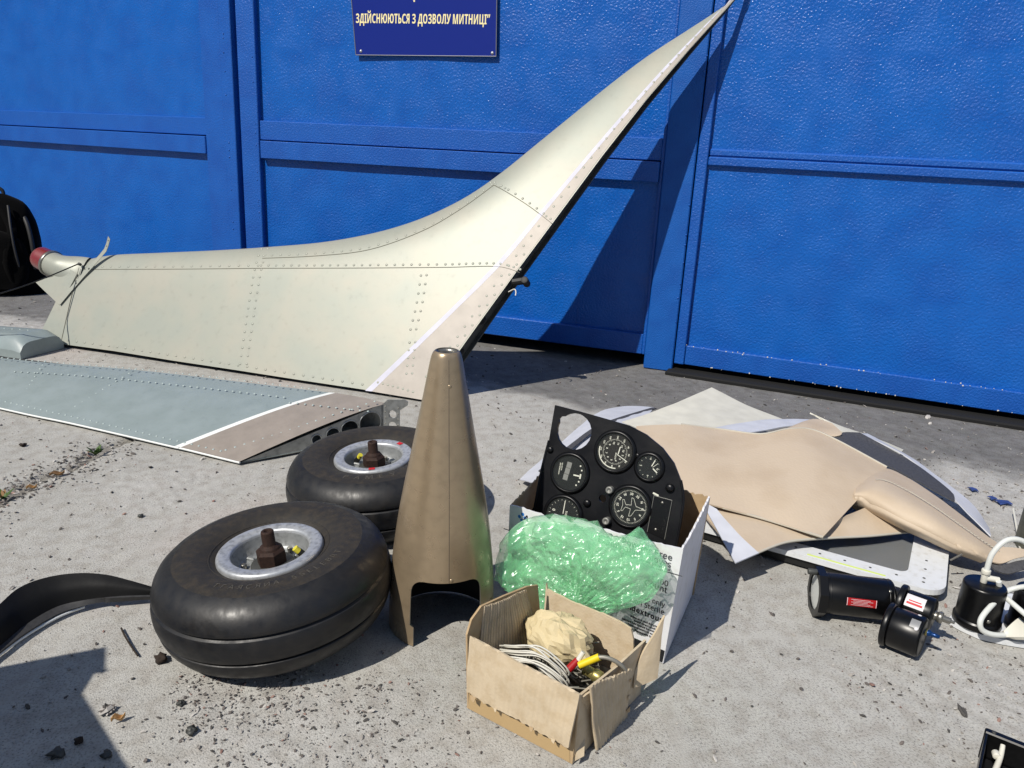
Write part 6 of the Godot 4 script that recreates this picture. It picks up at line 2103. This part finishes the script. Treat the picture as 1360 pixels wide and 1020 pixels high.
	var hoses := thing("milky_hose", "milky plastic hose arching between the two upright drums", "hose", Transform3D.IDENTITY, "milky hoses at the right edge")
	st = S()
	tube(st, curve([a, a + Vector3(0.004, 0.035, -0.002), a + Vector3(0.025, 0.064, -0.004), a + Vector3(0.055, 0.066, -0.004), a + Vector3(0.085, 0.045, 0.0), b + Vector3(-0.002, 0.02, 0.0), b], 8), 0.0052, 10)
	obj("hose", st, M.milky_tube, hoses)
	hoses = thing("milky_hose", "milky plastic hose looping down in front of the left upright drum", "hose", Transform3D.IDENTITY, "milky hoses at the right edge")
	st = S()
	tube(st, curve([b + Vector3(-0.02, -0.012, 0.012), Vector3(0.9902, 0.0900, -1.3524), Vector3(0.9433, 0.0750, -1.3214), Vector3(0.9147, 0.0550, -1.3013), Vector3(0.9182, 0.0350, -1.2970), Vector3(0.9434, 0.0250, -1.2969), Vector3(0.9849, 0.0220, -1.3049), Vector3(1.0504, 0.0200, -1.3160)], 8), 0.0052, 10)
	obj("hose", st, M.milky_tube, hoses)
	hoses = thing("milky_hose", "milky plastic hose running straight from the left drum's fitting to the right", "hose", Transform3D.IDENTITY, "milky hoses at the right edge")
	st = S()
	tube(st, curve([a + Vector3(0.020, -0.016, 0.012), Vector3(0.9758, 0.0850, -1.3510), Vector3(0.9875, 0.0750, -1.3178), Vector3(1.0116, 0.0600, -1.2709)], 8), 0.0052, 10)
	obj("hose", st, M.milky_tube, hoses)
	st = S()
	sheet(st, patch([[Vector3(0.9649, 0.0300, -1.3036), Vector3(0.9920, 0.0450, -1.3185), Vector3(1.0338, 0.0500, -1.3454)], [Vector3(0.9666, 0.0220, -1.2961), Vector3(0.9784, 0.0300, -1.2855), Vector3(1.0056, 0.0350, -1.2807)]], 4, 4), 0.008)
	obj("cream_bracket", st, M.white_plastic)
	tag(get_node("cream_bracket"), "cream plastic bracket beside the hoses at the right edge", "bracket")
	# curved olive panel standing at the right edge
	st = S()
	var rows := []
	for k in 9:
		var an := 2.0 + 0.17 * k
		var base := Vector3(1.3786, 0.0000, -1.7906) + Vector3(cos(an) * 0.13, 0, -sin(an) * 0.13 + 0.10)
		rows.append([base, base + Vector3(0.004, 0.10, 0), base + Vector3(0.016, 0.19, 0)])
	sheet(st, patch(rows, 3, 2), 0.004)
	obj("curved_panel", st, M.olive_metal)
	tag(get_node("curved_panel"), "grey olive curved metal panel standing at the right edge of the photo", "panel")
	st = S()
	tube(st, [Vector3(1.2478, 0.0040, -1.7031), Vector3(1.3475, 0.0200, -1.9012)], 0.003, 6)
	obj("white_rod", st, M.white_plastic)
	tag(get_node("white_rod"), "thin white rod lying beside the curved olive panel", "rod")
	# black tray in the lower right corner
	var t0 := Vector3(0.7561, 0.0500, -1.0062)
	var t1 := Vector3(0.8066, 0.0500, -0.9702)
	var tx := (t1 - t0).normalized()
	var tray2 := thing("black_tray", "black metal tray with a white plug inside, in the lower right corner", "tray", Transform3D(tx, Vector3.UP, tx.cross(Vector3.UP), Vector3(t0.x, 0, t0.z)))
	st = S()
	bx(st, T(0.15, 0.025, 0.0065), Vector3(0.30, 0.05, 0.013), 0.002)
	obj("rim_wall", st, M.black_case, tray2)
	st = S()
	bx(st, T(0.0035, 0.025, 0.12), Vector3(0.004, 0.0498, 0.21), 0.001)
	obj("side_wall", st, M.black_case, tray2)
	st = S()
	bx(st, T(0.15, 0.004, 0.12), Vector3(0.29, 0.006, 0.21), 0.001)
	obj("bottom", st, M.panel_black, tray2)
	st = S()
	bx(st, T(0.085, 0.03, 0.06), Vector3(0.03, 0.045, 0.07), 0.003)
	obj("red_block", st, M.label_red, tray2)
	st = S()
	dome(st, Vector3(0.012, 0.0502, 0.0065), Vector3.UP, 0.003, 0.001, 10)
	obj("screw", st, M.spar_metal, tray2)
	st = S()
	tube(st, curve([Vector3(0.026, 0.045, 0.022), Vector3(0.026, 0.035, 0.040), Vector3(0.023, 0.028, 0.07), Vector3(0.02, 0.015, 0.12)], 5), 0.0035, 8, true, 0.005)
	obj("plug_lead", st, M.white_plastic, tray2)
	st = S()
	cyl(st, look(Vector3(0.020, 0.036, 0.038), Vector3(0.3, 0, 1)), 0.0055, -0.005, 0.006, 12)
	obj("plug", st, M.white_plastic, tray2)

func build_backpack():
	var at := Vector3(-2.7684, 0.0000, -4.1142)
	var o := thing("backpack", "black backpack leaning against the blue gate at the left edge", "backpack", Transform3D(Basis(Vector3.UP, 0.35).rotated(Vector3.RIGHT, -0.08), at))
	var n := noise(91, 5.0, FastNoiseLite.TYPE_SIMPLEX_SMOOTH, 2)
	var st := S()
	var rows := []
	for i in 29:
		var v := i / 28.0
		var h := 0.515 * v
		var w := 0.215 * pow(maxf(0.0, 1.0 - pow(absf(v - 0.36) / 0.66, 3.2)), 0.45) * (1.0 - 0.12 * v)
		var d := 0.125 * pow(maxf(0.0, 1.0 - pow(absf(v - 0.36) / 0.66, 3.2)), 0.5) * (1.0 - 0.35 * v)
		var row := []
		for k in 44:
			var a := TAU * k / 44
			var cx := signf(cos(a)) * pow(absf(cos(a)), 0.7)
			var sz := signf(sin(a)) * pow(absf(sin(a)), 0.8)
			var p := Vector3(cx * w, h, sz * d)
			p += p.normalized() * n.get_noise_3dv(p) * 0.018
			row.append(p)
		rows.append(row)
	grid(st, rows, true)
	obj("body", st, M.backpack_cloth, o)
	st = S()
	rows = []
	for i in 17:
		var v := i / 16.0
		var h := 0.03 + 0.30 * v
		var w := 0.155 * pow(maxf(0.0, 1.0 - pow(absf(v - 0.45) / 0.56, 3.0)), 0.5)
		var row := []
		for k in 15:
			var a := PI * k / 14
			var p := Vector3(cos(a) * w, h, 0.098 + 0.055 * pow(sin(a), 0.7) * minf(1.0, w / 0.1))
			p += Vector3(0, 0, 1) * n.get_noise_3dv(p * 2.0) * 0.014
			row.append(p)
		rows.append(row)
	grid(st, rows)
	obj("front_pocket", st, M.backpack_cloth, o)
	st = S()
	for x in [-0.06, 0.075]:
		var pp := []
		for k in 9:
			var v := k / 8.0
			pp.append(Vector3(x + 0.05 * v * signf(x), 0.46 - 0.40 * v, 0.10 + 0.05 * sin(PI * v) - 0.02 * (1 - v)))
		tube(st, curve(pp, 3), 0.007, 8)
	obj("zip_piping", st, M.pack_trim, o)
	st = S()
	tube(st, curve([Vector3(-0.035, 0.495, -0.02), Vector3(-0.032, 0.535, -0.02), Vector3(0.0, 0.552, -0.02), Vector3(0.032, 0.535, -0.02), Vector3(0.035, 0.495, -0.02)], 6), 0.009, 8)
	obj("grab_handle", st, M.pack_trim, o)
	st = S()
	tube(st, curve([Vector3(0.12, 0.43, 0.02), Vector3(0.155, 0.36, 0.07), Vector3(0.175, 0.24, 0.09), Vector3(0.17, 0.10, 0.07)], 6), 0.012, 8)
	obj("side_strap", st, M.pack_trim, o)
	for f in [[Vector3(-0.10, 0.44, 0.085), Vector3(-0.02, 0.30, 0.15), Vector3(-0.05, 0.14, 0.155)], [Vector3(0.03, 0.47, 0.07), Vector3(0.09, 0.34, 0.125), Vector3(0.06, 0.20, 0.15), Vector3(0.08, 0.06, 0.13)], [Vector3(0.11, 0.40, 0.07), Vector3(0.13, 0.25, 0.10), Vector3(0.12, 0.12, 0.105)]]:
		st = S()
		var rowsf := []
		for p in curve(f, 5): rowsf.append([p + Vector3(-0.022, 0, -0.012), p + Vector3(-0.006, 0, 0.006), p + Vector3(0.008, 0, 0.004), p + Vector3(0.024, 0, -0.014)])
		sheet(st, rowsf, 0.004)
		obj("cloth_fold", st, M.backpack_cloth, o)

func build_small_things():
	var rng := RandomNumberGenerator.new()
	rng.seed = 4
	# weed in the crack
	var o := thing("weed", "small green weed growing in the concrete crack before the elevator", "plant", Transform3D(Basis(), Vector3(-1.1418, -0.0000, -1.9880)))
	for k in 11:
		var st := S()
		var a := rng.randf() * TAU
		var l := rng.randf_range(0.020, 0.042)
		var d := Vector3(cos(a), rng.randf_range(0.5, 1.6), sin(a)).normalized()
		var sd := d.cross(Vector3.UP).normalized() * l * 0.22
		sheet(st, [[Vector3.ZERO - sd * 0.2, Vector3.ZERO + sd * 0.2], [d * l * 0.5 - sd, d * l * 0.5 + sd], [d * l + Vector3(0, -0.006, 0) - sd * 0.15, d * l + Vector3(0, -0.006, 0) + sd * 0.15]], 0.0006)
		obj("leaf", st, M.leaf_green, o)
	o = thing("weed", "greenish tuft at the left edge of the concrete crack", "plant", Transform3D(Basis(), Vector3(-1.2106, 0.0000, -1.6959)))
	for k in 12:
		var st := S()
		var a := rng.randf() * TAU
		var l := rng.randf_range(0.014, 0.034)
		var d := Vector3(cos(a), rng.randf_range(0.3, 1.0), sin(a)).normalized()
		var sd := d.cross(Vector3.UP).normalized() * l * 0.2
		sheet(st, [[Vector3.ZERO - sd * 0.2, Vector3.ZERO + sd * 0.2], [d * l * 0.5 - sd, d * l * 0.5 + sd], [d * l - sd * 0.15, d * l + sd * 0.15]], 0.0006)
		obj("leaf", st, M.leaf_green if k % 3 else M.leaf_dry, o)
	for l in [[Vector3(-1.1757, 0.0040, -1.7529), 0.016, "tan dry leaf lying just beyond the crack at the left", M.leaf_tan], [Vector3(-1.1607, 0.0050, -1.8372), 0.024, "brown shrivelled leaves lying in the concrete crack", M.leaf_dry], [Vector3(-0.5714, 0.0050, -0.9771), 0.014, "curled pale leaf lying on the concrete near the lower left shadow", M.leaf_tan]]:
		var st := S()
		var rows := []
		for i in 5:
			var r := []
			for k in 5:
				var u := i / 4.0 - 0.5
				var v := k / 4.0 - 0.5
				var w := sqrt(maxf(0.02, 1.0 - 4.0 * u * u))
				r.append(l[0] + Vector3(u * 2.0 * l[1] * 0.55, 0.004 * sin(i * 1.7) + 0.006 * v * v * 4.0, (u * 0.9 * -1.0 + v * 0.6 * w) * l[1]))
			rows.append(r)
		sheet(st, patch(rows, 2, 2), 0.0007)
		tag(obj("dry_leaf", st, l[3]), l[2], "leaf")
	var st := S()
	tube(st, curve([Vector3(-0.6813, 0.0030, -1.2065), Vector3(-0.6621, 0.0040, -1.1817), Vector3(-0.6393, 0.0030, -1.1565), Vector3(-0.6153, 0.0030, -1.1311)], 4), 0.0016, 6)
	tag(obj("dry_twig", st, M.twig), "thin dark twig on the concrete left of the nearest wheel", "twig")
	# scattered clods and chips big enough to pick out
	var stones := [[214, 877, 0.010], [143, 1003, 0.007], [75, 1003, 0.010], [30, 592, 0.008], [187, 686, 0.006], [254, 972, 0.008], [105, 985, 0.006], [240, 935, 0.006]]
	var where := ["beside the nearest wheel's left foot", "at the bottom edge in the lower left shadow", "in the corner of the lower left shadow", "beyond the crack near the left edge", "between the crack and the nearest wheel", "before the nearest wheel, at the gravel patch", "inside the lower left shadow near its edge", "on the bare concrete before the nearest wheel"]
	var at := [Vector3(-0.5734, 0.0000, -1.1263), Vector3(-0.5534, 0.0000, -0.9099), Vector3(-0.6243, 0.0000, -0.9049), Vector3(-1.3671, 0.0000, -2.0246), Vector3(-0.8519, 0.0000, -1.6407), Vector3(-0.4552, 0.0000, -0.9642), Vector3(-0.6073, 0.0000, -0.9329), Vector3(-0.4960, -0.0000, -1.0227)]
	for i in stones.size():
		st = S()
		var pn := noise(300 + i, 0.8, FastNoiseLite.TYPE_SIMPLEX, 2)
		var rows := []
		for a in 8:
			var row := []
			for b in 12:
				var v := PI * a / 7.0
				var u := TAU * b / 12.0
				var d := Vector3(sin(v) * cos(u), cos(v) * 0.6, sin(v) * sin(u))
				row.append(d * stones[i][2] * (1.0 + 0.8 * pn.get_noise_3dv(d * 1.4)) + at[i] + Vector3(0, stones[i][2] * 0.35, 0))
			rows.append(row)
		grid(st, rows, true)
		tag(obj("stone", st, M.spar_metal if i % 3 else M.twig), "small dark stone " + where[i], "stone", "loose stones on the concrete")
	# blue film scraps near the right edge
	var k := 0
	for p in [Vector3(1.3687, 0.0040, -1.9746), Vector3(1.3308, 0.0040, -2.0597), Vector3(1.3534, 0.0040, -2.0019)]:
		st = S()
		var rows := []
		for i in 4:
			var r := []
			for j in 4: r.append(p + Vector3((i - 1.5) * 0.010 * (1.2 if k == 0 else 0.6), 0.004 * absf(sin(i * 2.1 + j)), (j - 1.5) * 0.008 + rng.randfn(0, 0.003)))
			rows.append(r)
		sheet(st, rows, 0.0006)
		tag(obj("blue_scrap", st, M.scrap_blue), ["largest blue film scrap on the ground at the right edge", "blue film scrap nearest the tip of the lilac strip, farthest left of three", "middle blue film scrap on the ground at the right edge"][k], "scrap", "blue scraps on the ground")
		k += 1
	# a board that stands off to the left and throws the shadow in the lower left corner
	var board := thing("leaning_board", "notched brown board standing outside the photo at the left, throwing the shadow", "board", Transform3D(Vector3(0.7340, 0.0000, 0.6791), Vector3(0.0000, 1.0000, 0.0000), Vector3(-0.6791, 0.0000, 0.7340), Vector3(-1.0200, 0.0000, -0.6000)))
	st = S()
	slab(st, PackedVector2Array([Vector2(-0.235, 0.0), Vector2(0.302, 0.0), Vector2(0.3018, 0.5986), Vector2(0.1654, 0.6036), Vector2(-0.0319, 0.6121), Vector2(-0.0701, 0.6474), Vector2(-0.0760, 0.6561), Vector2(-0.0626, 0.6690), Vector2(-0.0719, 0.6674), Vector2(-0.1320, 0.6916), Vector2(-0.1722, 0.5817), Vector2(-0.2346, 0.3980)]), -0.012, 0.0)
	obj("board", st, M.cardboard_dark, board)
